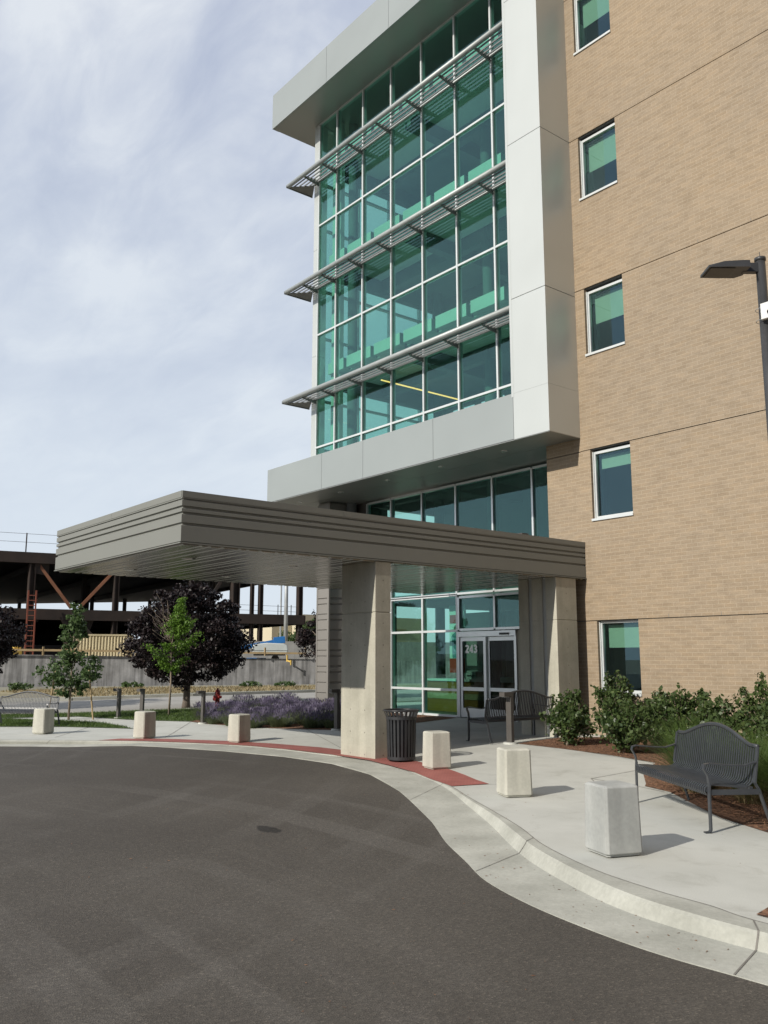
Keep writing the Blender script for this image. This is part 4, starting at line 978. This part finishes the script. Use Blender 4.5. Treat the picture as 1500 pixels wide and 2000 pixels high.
maple(-31.0, 7.05, 0.0, 2.2, 4.3, 0.85, 'dark purple maple cut by the left edge of the photo', 4)
maple(-27.5, 20.2, 0.15, 1.7, 3.6, 1.1, 'dark purple maple mostly hidden behind the gray ribbed wall', 5, nclump=140)
# staked green tree
def staked():
    t = empty('young_tree', (-24.6, 8.75, .0), label='bushy green young tree held by stakes behind the lawn bench', cat='tree')
    m = MB(); m.tube([(0, 0, 0), (.02, 0, .9), (0, .02, 2.4)], [.035, .028, .012], 8)
    for i in range(16):
        a = random.random() * 6.28; z0 = .7 + 1.6 * i / 16; r = (.75 if z0 < 1.3 else .32) * random.uniform(.7, 1)
        limb(m, (0, 0, z0), (r * math.cos(a), r * math.sin(a), z0 + .35), .012, .004)
    m.build('trunk', M['bark_pale'], t, smooth=True)
    P1 = crown_points((0.02, 0, 1.25), (.84, .84, .62), 62, 40, .14); P2 = crown_points((.05, 0, 2.25), (.33, .33, .95), 50, 36, .12); P3 = crown_points((.0, 0, .85), (.45, .45, .35), 14, 30, .12)
    P = np.vstack([P1, P2, P3]); U, V = leaves_at(P, .072); quads('crown', P, U, V, M['leaf_green'], t)
    for sx, sy in ((.34, .42), (-.14, -.42)):
        m = MB(); m.tube([(sx * 1.25, sy * 1.25, 0), (sx * .9, sy * .9, 1.35)], .024, 7); m.build('stake', M['wood'], t)
    m = MB(); m.tube([(.30, .38, 1.2), (0, 0, 1.22), (-.13, -.38, 1.2)], .006, 5); m.build('tie_strap', M['black'], t)
staked()
# honey locust, one-sided
def locust():
    t = empty('young_tree', (-23.75, 11.3, gh(11.3)), label='thin lime green sapling with bare twigs on its left side', cat='tree')
    rt = Vector((.32, .95, 0)).normalized()      # towards image right
    m = MB(); m.tube([(0, 0, 0), tuple(rt * .02 + Vector((0, 0, .9))), tuple(rt * .0 + Vector((0, 0, 2.0))), tuple(rt * .22 + Vector((0, 0, 3.2)))], [.034, .028, .02, .006], 8)
    tips = []
    for i in range(26):
        z0 = 1.25 + 1.5 * random.random(); s = random.uniform(-1, 1); f = random.uniform(-.45, .45)
        ln = .85 - .18 * (z0 - 1.2); e = rt * s * ln + Vector((-rt.y, rt.x, 0)) * f + Vector((0, 0, z0 + .45 * abs(s)))
        limb(m, (0, 0, z0), e, .010, .003, .05); tips.append((Vector((0, 0, z0)), e, s))
    for i in range(12):      # bare twigs upper left
        z0 = 2.0 + .5 * random.random(); e = rt * random.uniform(-.75, -.15) + Vector((0, 0, z0 + random.uniform(.5, 1.1)))
        limb(m, (0, 0, z0), e, .007, .002, .08)
    m.build('trunk', M['bark_pale'], t, smooth=True)
    P = []
    for a, b, s in tips:
        if s < -.1 and b.z > 2.15: continue
        for k in range(190):
            u = random.uniform(.2, 1.08); p = a.lerp(b, u); P.append((p.x + random.gauss(0, .07), p.y + random.gauss(0, .07), p.z - abs(random.gauss(0, .09)) + .03))
    for k in range(1500):     # plume at the top right
        u = random.random(); p = rt * (.10 + .14 * u) + Vector((0, 0, 2.3 + 1.0 * u)); w = .17 * (1.05 - u) + .03; P.append((p.x + random.gauss(0, w), p.y + random.gauss(0, w), p.z + random.gauss(0, .06)))
    P = np.array(P); U, V = leaves_at(P, .055); quads('crown', P, U, V, M['leaf_lime'], t)
locust()
# shrubs by the brick wall
def shrub(x, y, w, h, lab, seed, n=3600):
    w *= 1.15
    random.seed(seed); t = empty('shrub', (x, y, gh(y)), label=lab, cat='shrub', group='leafy shrubs along the brick wall')
    m = MB(); tips = []
    for i in range(42):
        a = random.random() * 6.28; l = random.uniform(.15, 1.0); r = w * l * .95; zz = h * (random.uniform(.62, 1.12) - .42 * l * l)
        mid = Vector((r * .4 * math.cos(a), r * .4 * math.sin(a), zz * .55)); e = Vector((r * math.cos(a), r * math.sin(a), zz))
        m.tube([(0, 0, 0), mid, e], [.009, .006, .002], 5); tips.append((mid, e))
    m.build('stems', M['bark_pale'], t)
    P = []
    for mid, e in tips:
        k = n // 42
        for j in range(k):
            u = random.random() ** .8; p = mid.lerp(e, u) if random.random() < .8 else Vector((0, 0, 0)).lerp(mid, random.uniform(.35, 1)); s = .085 - .06 * u
            P.append((p.x + random.gauss(0, s), p.y + random.gauss(0, s), max(.03, p.z + random.gauss(0, s * .9))))
    P = np.array(P); U, V = leaves_at(P, .058, .2); quads('foliage', P, U, V, M['leaf_shrub'], t)
SHR = [(-10.75, 12.98, .50, .98, 'rounded shrub in front of the right concrete pier'),
       (-10.55, 14.15, .48, 1.22, 'tall shrub between the right concrete pier and the ground floor window'),
       (-9.35, 12.75, .58, .92, 'wide low shrub standing nearest the pavement'),
       (-9.65, 14.2, .5, .95, 'shrub under the ground floor window'),
       (-8.75, 13.6, .55, 1.05, 'shrub just right of the ground floor window'),
       (-7.9, 13.2, .62, .95, 'shrub behind the left end of the nearest bench'),
       (-7.45, 14.05, .55, 1.2, 'tallest shrub reaching up the blank brick wall'),
       (-6.75, 13.0, .62, .95, 'shrub behind the arched back of the nearest bench'),
       (-6.1, 13.7, .6, 1.08, 'shrub behind the street lamp base'),
       (-5.4, 12.8, .65, .98, 'shrub at the right edge behind the tall grass'),
       (-4.3, 13.2, .6, 1.1, 'rightmost shrub at the edge of the view')]
for i, a in enumerate(SHR): shrub(*a, seed=20 + i)
# ornamental grasses
def blades(n, w, h, base_r, lean, width, mat, parent, name, seg=4, hmin=.5):
    a = RNG.random(n) * 2 * np.pi; r0 = base_r * np.sqrt(RNG.random(n)); L_ = h * (hmin + (1 - hmin) * RNG.random(n)); ln = lean * (.15 + RNG.random(n)) * 1.0
    d = np.stack([np.cos(a), np.sin(a), np.zeros(n)], 1); b = d * r0[:, None]; sd = np.stack([-np.sin(a + .6), np.cos(a + .6), np.zeros(n)], 1)
    vs = []; 
    for k in range(seg + 1):
        t = k / seg; c = b + d * (w * ln * t ** 1.8)[:, None] + np.array([0, 0, 1.0]) * (L_ * (t - .28 * ln * t * t))[:, None]
        ww = width * (1 - t * .9); vs += [c - sd * ww / 2, c + sd * ww / 2]
    vs = np.stack(vs, 1); k2 = 2 * (seg + 1); idx = np.arange(n)[:, None] * k2
    fs = np.concatenate([idx + np.array([2 * k, 2 * k + 1, 2 * k + 3, 2 * k + 2]) for k in range(seg)], 1).reshape(-1)
    nf = n * seg; me = bpy.data.meshes.new(name); me.vertices.add(n * k2); me.vertices.foreach_set('co', vs.reshape(-1, 3).astype(np.float32).ravel())
    me.loops.add(nf * 4); me.loops.foreach_set('vertex_index', fs.astype(np.int32)); me.polygons.add(nf)
    me.polygons.foreach_set('loop_start', np.arange(0, nf * 4, 4, dtype=np.int32)); me.polygons.foreach_set('loop_total', np.full(nf, 4, dtype=np.int32))
    at = me.attributes.new('rnd', 'FLOAT', 'FACE'); at.data.foreach_set('value', np.repeat(RNG.random(n), seg).astype(np.float32))
    me.update(); me.validate(); me.materials.append(mat); o = bpy.data.objects.new(name, me); COL.objects.link(o); o.parent = parent; return o
for x, y, s, lab in ((-6.35, 10.15, 1.15, 'clump of ornamental grass behind the left arm of the nearest bench'), (-5.5, 9.9, 1.0, 'clump of ornamental grass directly behind the nearest bench'),
                     (-4.5, 9.2, 1.3, 'tall clump of ornamental grass at the right edge behind the nearest bench'), (-3.6, 9.0, 1.0, 'clump of ornamental grass just past the right edge of the view')):
    t = empty('ornamental_grass', (x, y, gh(y)), label=lab, cat='grass clump', group='ornamental grasses by the nearest bench')
    blades(1900, .62 * s, .95 * s, .15 * s, 1.0, .008, M['blade'], t, 'green_blades'); blades(800, .5 * s, .46 * s, .17 * s, 1.3, .008, M['straw'], t, 'straw_base', hmin=.2)
# lavender
lav = []
for i in range(70):
    for k in range(120):
        x = random.uniform(-23.6, -16.7); y = random.uniform(10.9, 14.9)
        # inside bed
        if x < -21.3 and y < 10.8 + (-21.3 - x) * 1.15: continue
        if x > -18.5 and y < 11.3 + (x + 18.5) * .45: continue
        if y > 11.9 + (-16.6 - x) * 0.95: continue
        if all((x - a) ** 2 + (y - b) ** 2 > .48 ** 2 for a, b in lav): lav.append((x, y)); break
def make_lavender(h):
    t = empty('lavender_bush', (0, 0, 0), label='purple flowering lavender clump in the bed by the gray ribbed wall', cat='lavender', group='lavender clumps in the bed by the gray ribbed wall')
    blades(900, .36, .37 * h, .22, .9, .010, M['lav_stem'], t, 'stems', seg=2, hmin=.35)
    n = 340; a = RNG.random(n) * 6.283; r = .36 * np.sqrt(RNG.random(n)); z = (.27 + .13 * RNG.random(n)) * h - .3 * r * r * 2
    P = np.stack([r * np.cos(a), r * np.sin(a), z], 1); U = np.stack([np.cos(a + 1), np.sin(a + 1), 0 * a], 1) * .011; V = np.stack([np.cos(a) * .3, np.sin(a) * .3, np.ones(n)], 1) * .034
    quads('flowers', P, U, V, M['lav_flower'], t); return t
protos = [make_lavender(1.0), make_lavender(1.2), make_lavender(.85)]
for i, (x, y) in enumerate(lav):
    o = protos[i] if i < 3 else copy_tree(protos[i % 3])
    o.location = (x, y, gh(y)); o.rotation_euler = (0, 0, random.random() * 6.28); s = random.uniform(.85, 1.15); o.scale = (s, s, s)
# lawn blades and mulch chips
def in_poly(x, y, poly):
    c = False; j = len(poly) - 1
    for i in range(len(poly)):
        if (poly[i][1] > y) != (poly[j][1] > y) and x < (poly[j][0] - poly[i][0]) * (y - poly[i][1]) / (poly[j][1] - poly[i][1]) + poly[i][0]: c = not c
        j = i
    return c
def scatter(poly, n):
    xs = [p[0] for p in poly]; ys = [p[1] for p in poly]; out = []
    while len(out) < n:
        x = random.uniform(min(xs), max(xs)); y = random.uniform(min(ys), max(ys))
        if in_poly(x, y, poly): out.append((x, y, gh(y)))
    return np.array(out)
lp1 = [(-28.4, 6.8), (-28, 8), (-26.9, 9.9), (-26.2, 12), (-25.4, 14.1), (-24.7, 15.2), (-23.4, 13.4), (-21.35, 10.8), (-22.9, 10.05), (-25.6, 9.4), (-26.4, 7.6)]
lp2 = [(-22.5, 7.35), (-22.1, 7.8), (-20.5, 8.85), (-22.8, 8.95), (-24.5, 8.3), (-26.3, 7.2), (-26, 5.6), (-24.5, 5.2), (-23.3, 6.4)]
P = np.vstack([scatter(lp1, 15000), scatter(lp2, 9000)]); n = len(P); a = RNG.random(n) * 6.28
U = np.stack([np.cos(a), np.sin(a), 0 * a], 1) * .008; V = np.stack([.02 * RNG.normal(size=n), .02 * RNG.normal(size=n), .03 + .045 * RNG.random(n)], 1)
P[:, 2] += .008; tag(quads('lawn_grass', P, U, V, M['lawn_blade'], tri=True), label='short green lawn grass beside the path', cat='grass', kind='stuff')
P = scatter([(-11.6, 12.7), (-11.7, 13.9), (-10.9, 14.9), (-3, 14.9), (-3, 8.0), (-4.5, 8.45), (-6.6, 9.95), (-7.1, 10.2), (-7.9, 11.3), (-8.3, 12.1), (-10.5, 12.6)], 26000)
P = np.vstack([P, scatter([(-3.15, 5.75), (-3.2, 6.0), (-2.2, 6.5), (-1, 6.5), (-1, 5.75)], 900), scatter([(-19.6, 15.2), (-18.9, 14.7), (-16.6, 14.45), (-16.9, 16.0), (-19.6, 16.0)], 2500)])
P[:, 2] += .012; U, V = leaves_at(P, .03, 0); V[:, 2] *= .35; U[:, 2] *= .35
tag(quads('mulch_chips', P, U * .5, V, M['chip']), label='red brown bark mulch chips in the planting beds', cat='mulch', kind='stuff')
# twigs and grit lying in the gutter and on the paving
Lt = []
for i in range(260):
    p = SS[random.randrange(8, 60)]; f = random.random() ** 2; x = p[2] + (p[0] - p[2]) * f; y = p[3] + (p[1] - p[3]) * f
    Lt.append((x + random.gauss(0, .05), y + random.gauss(0, .03), max(zA(x), zA(x)) + .022 - .01 * f))
for i in range(90): x = random.uniform(-9, -3.2); y = random.uniform(6.8, 9.5); Lt.append((x, y, gh(y) + .006))
for i in range(160): x = random.uniform(-10, -1); y = random.uniform(2.5, 5.2); Lt.append((x, y, zA(x) + .006))
Lt = np.array(Lt); n = len(Lt); a = RNG.random(n) * 6.28; sz = (.004 + .012 * RNG.random(n) ** 2)[:, None]
U = np.stack([np.cos(a), np.sin(a), 0 * a], 1) * sz; V = np.stack([-np.sin(a), np.cos(a), .2 * np.ones(n)], 1) * sz * .45
tag(quads('leaf_litter', Lt, V, U, M['chip']), label='tiny twigs and dry leaf bits scattered along the gutter', cat='litter', kind='stuff')
# weeds on the verge
Wd = scatter([(-34.5, 12.6), (-33.6, 16.7), (-33.8, 27), (-38.0, 27), (-41.5, 17), (-43, 12)], 5000); n = len(Wd); Wd[:, 2] += .10; a = RNG.random(n) * 6.28
U = np.stack([np.cos(a), np.sin(a), 0 * a], 1) * .03; V = np.stack([.05 * RNG.normal(size=n), .05 * RNG.normal(size=n), .05 + .09 * RNG.random(n)], 1)
tag(quads('verge_grass', Wd, U, V, M['straw'], tri=True), label='dry straw coloured grass below the concrete wall', cat='grass', kind='stuff')
for k, (x, y) in enumerate(((-38.0, 24.3), (-38.6, 22.6), (-43.0, 12.9), (-41.2, 17.6))):
    t = empty('weed', (x, y, .25), label=('right green weed clump below the blue boom lift', 'weed clump right of the hydrant at the foot of the stained wall', 'leftmost green weed clump above the lawn bench', 'weed clump left of the purple maple at the foot of the stained wall')[k], cat='weed', group='green weeds below the concrete wall')
    P = crown_points((0, 0, .12), (.55, .55, .16), 22, 22, .12); U, V = leaves_at(P, .09); quads('leaves', P, U, V, M['leaf_green'], t)

# ---------------------------------------------------------------- far side: walls and building site
def wall(name, pts, th, mat, label, cat='wall'):
    t = MB()
    for (a, b) in zip(pts[:-1], pts[1:]):
        d = Vector((b[0] - a[0], b[1] - a[1], 0)).normalized(); s = Vector((-d.y, d.x, 0)) * th
        v = [(a[0], a[1], a[2]), (b[0], b[1], b[2]), (b[0], b[1], b[3]), (a[0], a[1], a[3])]
        w = [(x + s.x, y + s.y, z) for x, y, z in v]
        t.add(v + w, [(0, 1, 2, 3), (7, 6, 5, 4), (3, 2, 6, 7), (0, 4, 5, 1), (0, 3, 7, 4), (1, 5, 6, 2)])
    return tag(t.build(name, mat), label, cat)
wall('retaining_wall', [(-60, -29, -.2, 2.1), (-47, 5, -.2, 1.98), (-36, 33.8, -.2, 1.50), (-31, 48, -.2, 1.4)], .35, M['wall_dirty'], 'long stained gray concrete retaining wall across the street')
t = MB()
for k in range(18):
    f = k / 17; x = -56 + 24 * f; y = -18.5 + 62.8 * f
tag(wall('footing_wall', [(-59.8, -29, -.2, .33), (-46.8, 4.9, -.1, .33), (-35.8, 33.7, -.1, .33)], .12, M['gutter'], 'low pale footing along the foot of the stained wall'))
wall('upper_wall', [(-52.5, 22, 1.2, 2.75), (-45.5, 36.5, 1.2, 2.75), (-42, 52, 1.2, 2.75)], .4, M['wall_grey'], 'plain gray concrete wall behind the blue boom lift')
tag(MB.build((lambda m: (m.add([(-53, 22, 2.72), (-45.8, 36.8, 2.72), (-42.3, 52, 2.72), (-60, 120, 2.72), (-300, 150, 2.72), (-300, 22, 2.72)], [(0, 1, 2, 3, 4, 5)]), m)[1])(MB()), 'upper_site_ground', M['soil']), kind='structure')

def steel():
    t = empty('steel_frame_building', (-70, 30, 1.4), label='unfinished steel frame building with dark roof deck behind the retaining wall', cat='building')
    def ps(m, name, mat): 
        o = m.build(name, mat, t); o.matrix_parent_inverse = Matrix.Translation((70, -30, -1.4)); return o
    fr = lambda y: -67.2 + (y - 0) * 0.195        # x of the front line
    poly = [(fr(-25), -25), (fr(39.6), 39.6), (-80, 42.8), (-101, 46.4), (-118, 33), (-132, -25)]
    for z0, z1, nm in ((8.55, 9.02, 'roof_deck'), (4.62, 4.95, 'floor_deck')):
        m = MB(); m.prism(poly, 'z', z0, z1); ps(m, nm, M['steel_deck'])
        m = MB(); m.beam((fr(-25) + .15, -25, z0 + .1), (fr(39.6) + .15, 39.6, z0 + .1), .3, .75); m.beam((fr(39.6), 39.7, z0 + .1), (-80, 42.9, z0 + .1), .3, .7); m.beam((-80, 42.9, z0 + .1), (-101, 46.5, z0 + .1), .3, .7); ps(m, 'edge_beam', M['steel'])
        m = MB()
        for k in range(8):
            f = (k + 1) / 9; y = -20 + 60 * f; m.beam((fr(y) - .3, y, z0 - .2), (-108, y + 5, z0 - .2), .22, .45)
        ps(m, 'joist', M['steel_deck'])
    for y, w in ((-6, .4), (5, .4), (12.4, .4), (19.4, .42), (25.1, .36), (30.6, .36), (33.96, .6), (35.35, .26), (36.05, .32), (39.3, .40)):
        m = MB(); x = fr(y); s = w / 2
        m.box(x - s, y - s, 1.0, x + s, y - s + .07, 9); m.box(x - s, y + s - .07, 1.0, x + s, y + s, 9); m.box(x - .05, y - s + .07, 1.0, x + .05, y + s - .07, 9); ps(m, 'column', M['steel'])
    for i, (x, y) in enumerate(((-76, 39.2), (-84, 41), (-92, 43.5), (-74, 27), (-84, 31), (-96, 36), (-78, 14), (-92, 20), (-104, 27), (-80, 4), (-95, 8), (-110, 22), (-114, 14), (-118, 6), (-70, 37.0), (-72, 22), (-101, 45), (-107, 38), (-112, 33), (-108, 17), (-99, 41), (-88, 42.5))):
        m = MB(); m.box(x - .17, y - .17, 1.2, x + .17, y + .17, 9); ps(m, 'column', M['steel'])
    # diagonal braces in the first bays
    m = MB(); z = 8.0; m.beam((fr(19.8), 19.8, 8.2), (fr(22.1), 22.1, 5.2), .20, .20); ps(m, 'brace', M['rust'])
    m = MB(); m.beam((fr(25), 25, 8.1), (fr(22.6), 22.6, 5.2), .20, .20); ps(m, 'brace', M['rust'])
    m = MB(); m.beam((fr(22.7), 22.7, 4.3), (fr(24.2), 24.2, 2.6), .2, .2); ps(m, 'brace', M['steel'])
    m = MB(); m.beam((fr(33.3), 33.3, 8.3), (fr(31.4), 31.4, 5.2), .22, .22); ps(m, 'brace', M['steel'])
    m = MB(); m.prism([(21.2, 4.55), (23.8, 4.55), (23.5, 3.7), (21.7, 3.9)], 'x', fr(22.5) - .1, fr(22.5) + .1); ps(m, 'gusset_plate', M['steel']); m = MB(); m.prism([(19.5, 8.4), (20.5, 8.4), (20.5, 7.4), (19.5, 7.6)], 'x', fr(20) - .08, fr(20) + .08); ps(m, 'gusset_plate', M['steel'])
    # dark storey walls below the deck
    m = MB(); m.box(-100, 5, 1.2, -99.5, 42, 4.7); m.box(-101, -25, 1.2, -100.4, 6, 4.7); m.prism([(-66.9, 8), (-66.7, 8), (-62.9, 28), (-63.1, 28)], 'z', 1.2, 2.6); ps(m, 'block_wall', M['steel_deck'])
    # guard wires above
    m = MB()
    for y in (12, 18.9, 27): m.tube([(fr(y), y, 9), (fr(y), y, 10.4)], .045, 5)
    for z in (9.75, 10.35): m.tube([(fr(-5), -5, z), (fr(38), 38, z)], .012, 4)
    for y in (31.5, 33.6, 36.2, 37.5, 38.6): m.tube([(fr(y), y, 4.9), (fr(y), y, 5.9)], .035, 5)
    for z in (5.45, 5.85): m.tube([(fr(31), 31, z), (fr(39.3), 39.3, z - .1)], .012, 4)
    ps(m, 'guard_rail', M['steel'])
steel()
def ladder(name, p0, p1, w, mat, lab):
    t = empty(name, p0, label=lab, cat='ladder'); a = Vector((0, 0, 0)); b = Vector(p1) - Vector(p0); s = Vector((.3, .95, 0)).normalized() * w / 2
    for k in (-1, 1): m = MB(); m.beam(a + s * k, b + s * k, .07, .09); m.build('side_rail', mat, t)
    n = int(b.length / .34); m = MB()
    for i in range(1, n): q = a.lerp(b, i / n); m.tube([q - s, q + s], .025, 5)
    m.build('rungs', mat, t)
ladder('ladder', (-61.8, 19.05, 1.45), (-62.4, 19.2, 6.3), .50, M['orange'], 'orange ladder leaning on the steel column')
ladder('ladder', (-61.8, 32.2, 4.95), (-61.4, 32.9, 8.3), .40, M['steel'], 'dark ladder high in the steel frame above the purple maple')
def container():
    t = empty('shipping_container', (-48.2, 18.9, 1.46), math.atan2(2.5, .95), label='beige corrugated site container behind the retaining wall', cat='container')
    m = MB(); L_, h = 2.9, 1.5; n = 18
    for side in (-1, 1):
        pts = []
        for i in range(n * 4 + 1):
            x = -L_ / 2 + L_ * i / (n * 4); pts.append((x, side * (.95 + (.05 if i % 4 in (1, 2) else 0))))
        k = len(m.v); m.v += [(x, y, .08) for x, y in pts] + [(x, y, h - .08) for x, y in pts]
        for i in range(len(pts) - 1): m.f.append((k + i, k + i + 1, k + len(pts) + i + 1, k + len(pts) + i)); m.mi.append(0)
    m.build('side_panel', M['beige'], t)
    m = MB()
    for z in (0, h - .08): m.box(-L_ / 2 - .05, -1.02, z, L_ / 2 + .05, -.9, z + .09); m.box(-L_ / 2 - .05, .9, z, L_ / 2 + .05, 1.02, z + .09)
    for x in (-L_ / 2 - .05, L_ / 2 - .03): m.box(x, -1.02, .09, x + .08, -.93, h - .08); m.box(x, .93, .09, x + .08, 1.02, h - .08); m.box(x + .02, -.93, .05, x + .06, .93, h)
    m.box(-L_ / 2, -.95, h - .07, L_ / 2, .95, h - .01); m.build('frame', M['beige'], t)
container()
def site_box(x, y, s, lab):
    t = empty('site_hut', (x, y, 1.46), 1.2, label=lab, cat='site hut'); m = MB(); m.box(-s, -.9, .0, s, .9, 1.15); m.build('wall', M['wood'], t, bevel=.02); m = MB(); m.box(-s - .1, -1, 1.151, s + .1, 1, 1.22); m.build('roof', M['steel'], t)
site_box(-56.5, 20.9, 1.2, 'low tan site hut under the steel frame'); site_box(-55.8, 24.0, .8, 'small tan site hut left of the beige container')
def lift():
    t = empty('boom_lift', (-42.6, 26.2, 1.46), math.atan2(1.65, 1.0), label='blue boom lift with pale gray counterweight behind the retaining wall', cat='boom lift')
    # local x runs along the machine, as seen from the street
    m = MB(); m.prism([(-.98, .55), (-.98, .85), (-.88, .98), (-.2, 1.06), (.75, 1.02), (.95, .9), (1.0, .6), (.9, .44), (-.92, .44)], 'y', -.5, .5); m.build('counterweight', M['lift_grey'], t, bevel=.05)
    m = MB(); m.box(-.9, -.45, .36, .85, .45, .44); m.box(-.95, -.51, .62, .97, .505, .64); m.build('chassis', M['black'], t)
    m = MB(); m.beam((-2.3, .8, .66), (.35, .8, 1.16), .2, .24, up=(0, 0, 1)); m.beam((.2, .8, 1.20), (.85, .8, 1.26), .28, .38); m.build('boom', M['blue'], t, bevel=.02)
    m = MB(); m.box(-2.4, .4, .05, -.2, 1.2, .24); m.build('base_frame', M['blue'], t, bevel=.03)
    for x in (-1.9, .3): m = MB(); m.tube([(x, -.2, .18), (x, .0, .18)], .22, 16); m.build('wheel', M['black'], t)
lift()
for k, (x, y, h, r, lab) in enumerate(((-54.0, 34.5, 9.0, .11, 'thick pale steel pole behind the boom lift'),)):
    t = empty('utility_pole', (x, y, 1.4), label=lab, cat='pole'); m = MB(); m.tube([(0, 0, 0), (0, 0, h)], r + .05, 12, r2=r); m.build('shaft', M['galv'], t, smooth=True)
for x, y, h, lab in ((-88, 55.5, 9.8, 'distant twin headed floodlight pole seen through the steel frame'), (-120, 78.5, 5.6, 'distant low floodlight pole right of the thick steel pole')):
    t = empty('floodlight_pole', (x, y, 1.4), label=lab, cat='lamp post'); m = MB(); m.tube([(0, 0, 0), (0, 0, h)], .10, 8); m.build('shaft', M['galv'], t)
    m = MB(); m.beam((-.4, -1.2, h), (.4, 1.2, h), .25, .15); m.box(-.6, -1.5, h - .1, -.2, -1.0, h + .12); m.box(.2, 1.0, h - .1, .6, 1.5, h + .12); m.build('lamp_head', M['galv'], t)
def fbuild():
    t = empty('beige_building', (-112, 80, 2.7), label='distant cream stepped building beyond the steel frame', cat='building')
    def q(x, y0, y1, z1, mat, nm, dx=12): m = MB(); m.box(x - 112 + 112 - 0, y0 - 80, 0, x - dx, y1 - 80, z1); m.build(nm, mat, t)
    q(0, 74.6, 99, 5.6, M['beige_wall'], 'wall'); q(-3, 71.0, 74.5, 4.0, M['beige_wall'], 'wing_wall'); 
    m = MB(); m.box(.02, -5.4, 3.6, .25, 15, 3.75); m.box(.02, -5.4, 1.6, .2, 15, 1.7); m.build('string_course', M['wood'], t)
    m = MB(); m.box(-40, -30, 0, -28, -9, 2.2); m.build('low_block', M['white_wall'], t)
fbuild()
for k, (x, y, s, lab) in enumerate(((-98, 62.6, .8, 'smallest distant round tree left of the steel corner column'), (-96, 63.6, 1.15, 'distant green tree just right of the steel corner column'), (-95, 64.9, 1.3, 'distant green tree beside the gray ribbed wall'))):
    t = empty('distant_tree', (x, y, 2.7), label=lab, cat='tree', group='distant green trees before the cream building')
    m = MB(); m.tube([(0, 0, 0), (0, 0, 1.2 * s)], .12, 6); m.build('trunk', M['bark_dark'], t)
    P = crown_points((0, 0, 1.6 * s), (1.0 * s, 1.0 * s, 1.5 * s), 50, 28, .4); U, V = leaves_at(P, .22); quads('crown', P, U, V, M['leaf_green'], t)
def brace(x, y, lab):
    t = empty('formwork_brace', (x, y, 1.5), label=lab, cat='brace', group='yellow formwork braces on the retaining wall')
    m = MB(); m.beam((0, 0, 0), (0, 0, .34), .06, .06); m.beam((0, 0, .06), (.2, .06, .0), .05, .07); m.beam((.24, .08, .08), (.24, .08, -.18), .05, .06); m.build('post', M['yellow'], t)
brace(-39.1, 25.1, 'yellow formwork brace in front of the boom lift'); brace(-38.0, 28.1, 'yellow formwork brace near the gray ribbed wall')
def rail():
    t = empty('timber_guard_rail', (-43, 14, 1.9), label='timber guard rail along the top of the stained wall', cat='railing')
    m = MB()
    for k in range(10): y = -6 + 2.0 * k; x = .38 * y; m = MB(); m.beam((x - .3, y, -.1), (x - .3, y, .32), .06, .08); m.build('post', M['wood'], t)
    m = MB(); m.beam((-6 * .38 - .3, -6, .22), (12 * .38 - .3, 12, .02), .04, .1); m.build('rail', M['wood'], t)
rail()
t = empty('site_machine', (-50.5, 14.9, 1.46), label='small yellow site machine at the base of the steel column', cat='machine')
m = MB(); m.box(-.3, -.22, .3, .3, .22, .7); m.build('body', M['yellow'], t, bevel=.06); m = MB(); m.box(-.2, -.2, .7, .12, .2, .85); m.build('hood', M['yellow'], t, bevel=.03)
for sx in (-.3, .3): m = MB(); m.tube([(sx, -.4, .2), (sx, .4, .2)], .2, 14); m.build('wheel', M['black'], t)

# ---------------------------------------------------------------- things in the lobby
t = empty('reception_desk', (-18.9, 17.6, .156), label='long yellow wood reception desk with white top behind the ground floor glass', cat='desk')
m = MB(); m.box(-.9, 0, 0, 2.6, .08, .86); m.build('front_panel', M['desk_wood'], t); m = MB(); m.box(-.95, -.05, .861, 1.0, .7, .92); m.box(1.02, -.03, .861, 2.62, .6, 1.0); m.build('counter_top', M['white'], t)
m = MB(); m.box(-.9, -.02, .36, 2.6, -.001, .52); m.build('dark_stripe', M['wood'], t)
t = empty('desk_printer', (-17.98, 17.75, 1.08), label='white box on the reception desk counter', cat='printer'); m = MB(); m.box(-.2, -.1, 0, .2, .25, .22); m.build('case', M['white'], t, bevel=.02); m = MB(); m.box(-.15, -.112, .08, .15, -.1005, .11); m.build('paper_slot', M['black'], t)
def banner():
    t = empty('standing_banner', (-17.55, 16.75, .156), R(0), label='standing banner with a man in a patterned shirt between red panels behind the glass', cat='banner')
    m = MB(); m.box(-.32, 0, 1.12, .32, .02, 2.95); m.build('sheet', M['interior'], t)
    m = MB(); m.box(-.32, -.006, 1.12, .28, -.001, 1.5); m.box(-.30, -.006, 2.45, .12, -.001, 2.68); m.build('red_panel', M['sign_red'], t)
    m = MB(); m.prism([(-.20, 1.51), (.14, 1.51), (.20, 1.9), (.16, 2.12), (.02, 2.2), (-.12, 2.2), (-.24, 2.1)], 'y', -.010, -.007); m.build('printed_shirt', M['shirt'], t)
    m = MB(); m.prism([(-.05 + .085 * math.cos(a), 2.30 + .11 * math.sin(a)) for a in [i * math.pi / 6 for i in range(12)]], 'y', -.012, -.0101); m.build('printed_head', M['bark_dark'], t)
    m = MB(); m.tube([(.0, .05, 0), (.0, .05, 2.9)], .012, 6); m.box(-.25, -.1, 0, .25, .2, .02); m.build('stand', M['black'], t)
banner()

SC.render.engine = 'CYCLES'
SC.cycles.max_bounces = 10; SC.cycles.transparent_max_bounces = 16; SC.cycles.diffuse_bounces = 3; SC.cycles.glossy_bounces = 4
SC.cycles.caustics_reflective = False; SC.cycles.caustics_refractive = False
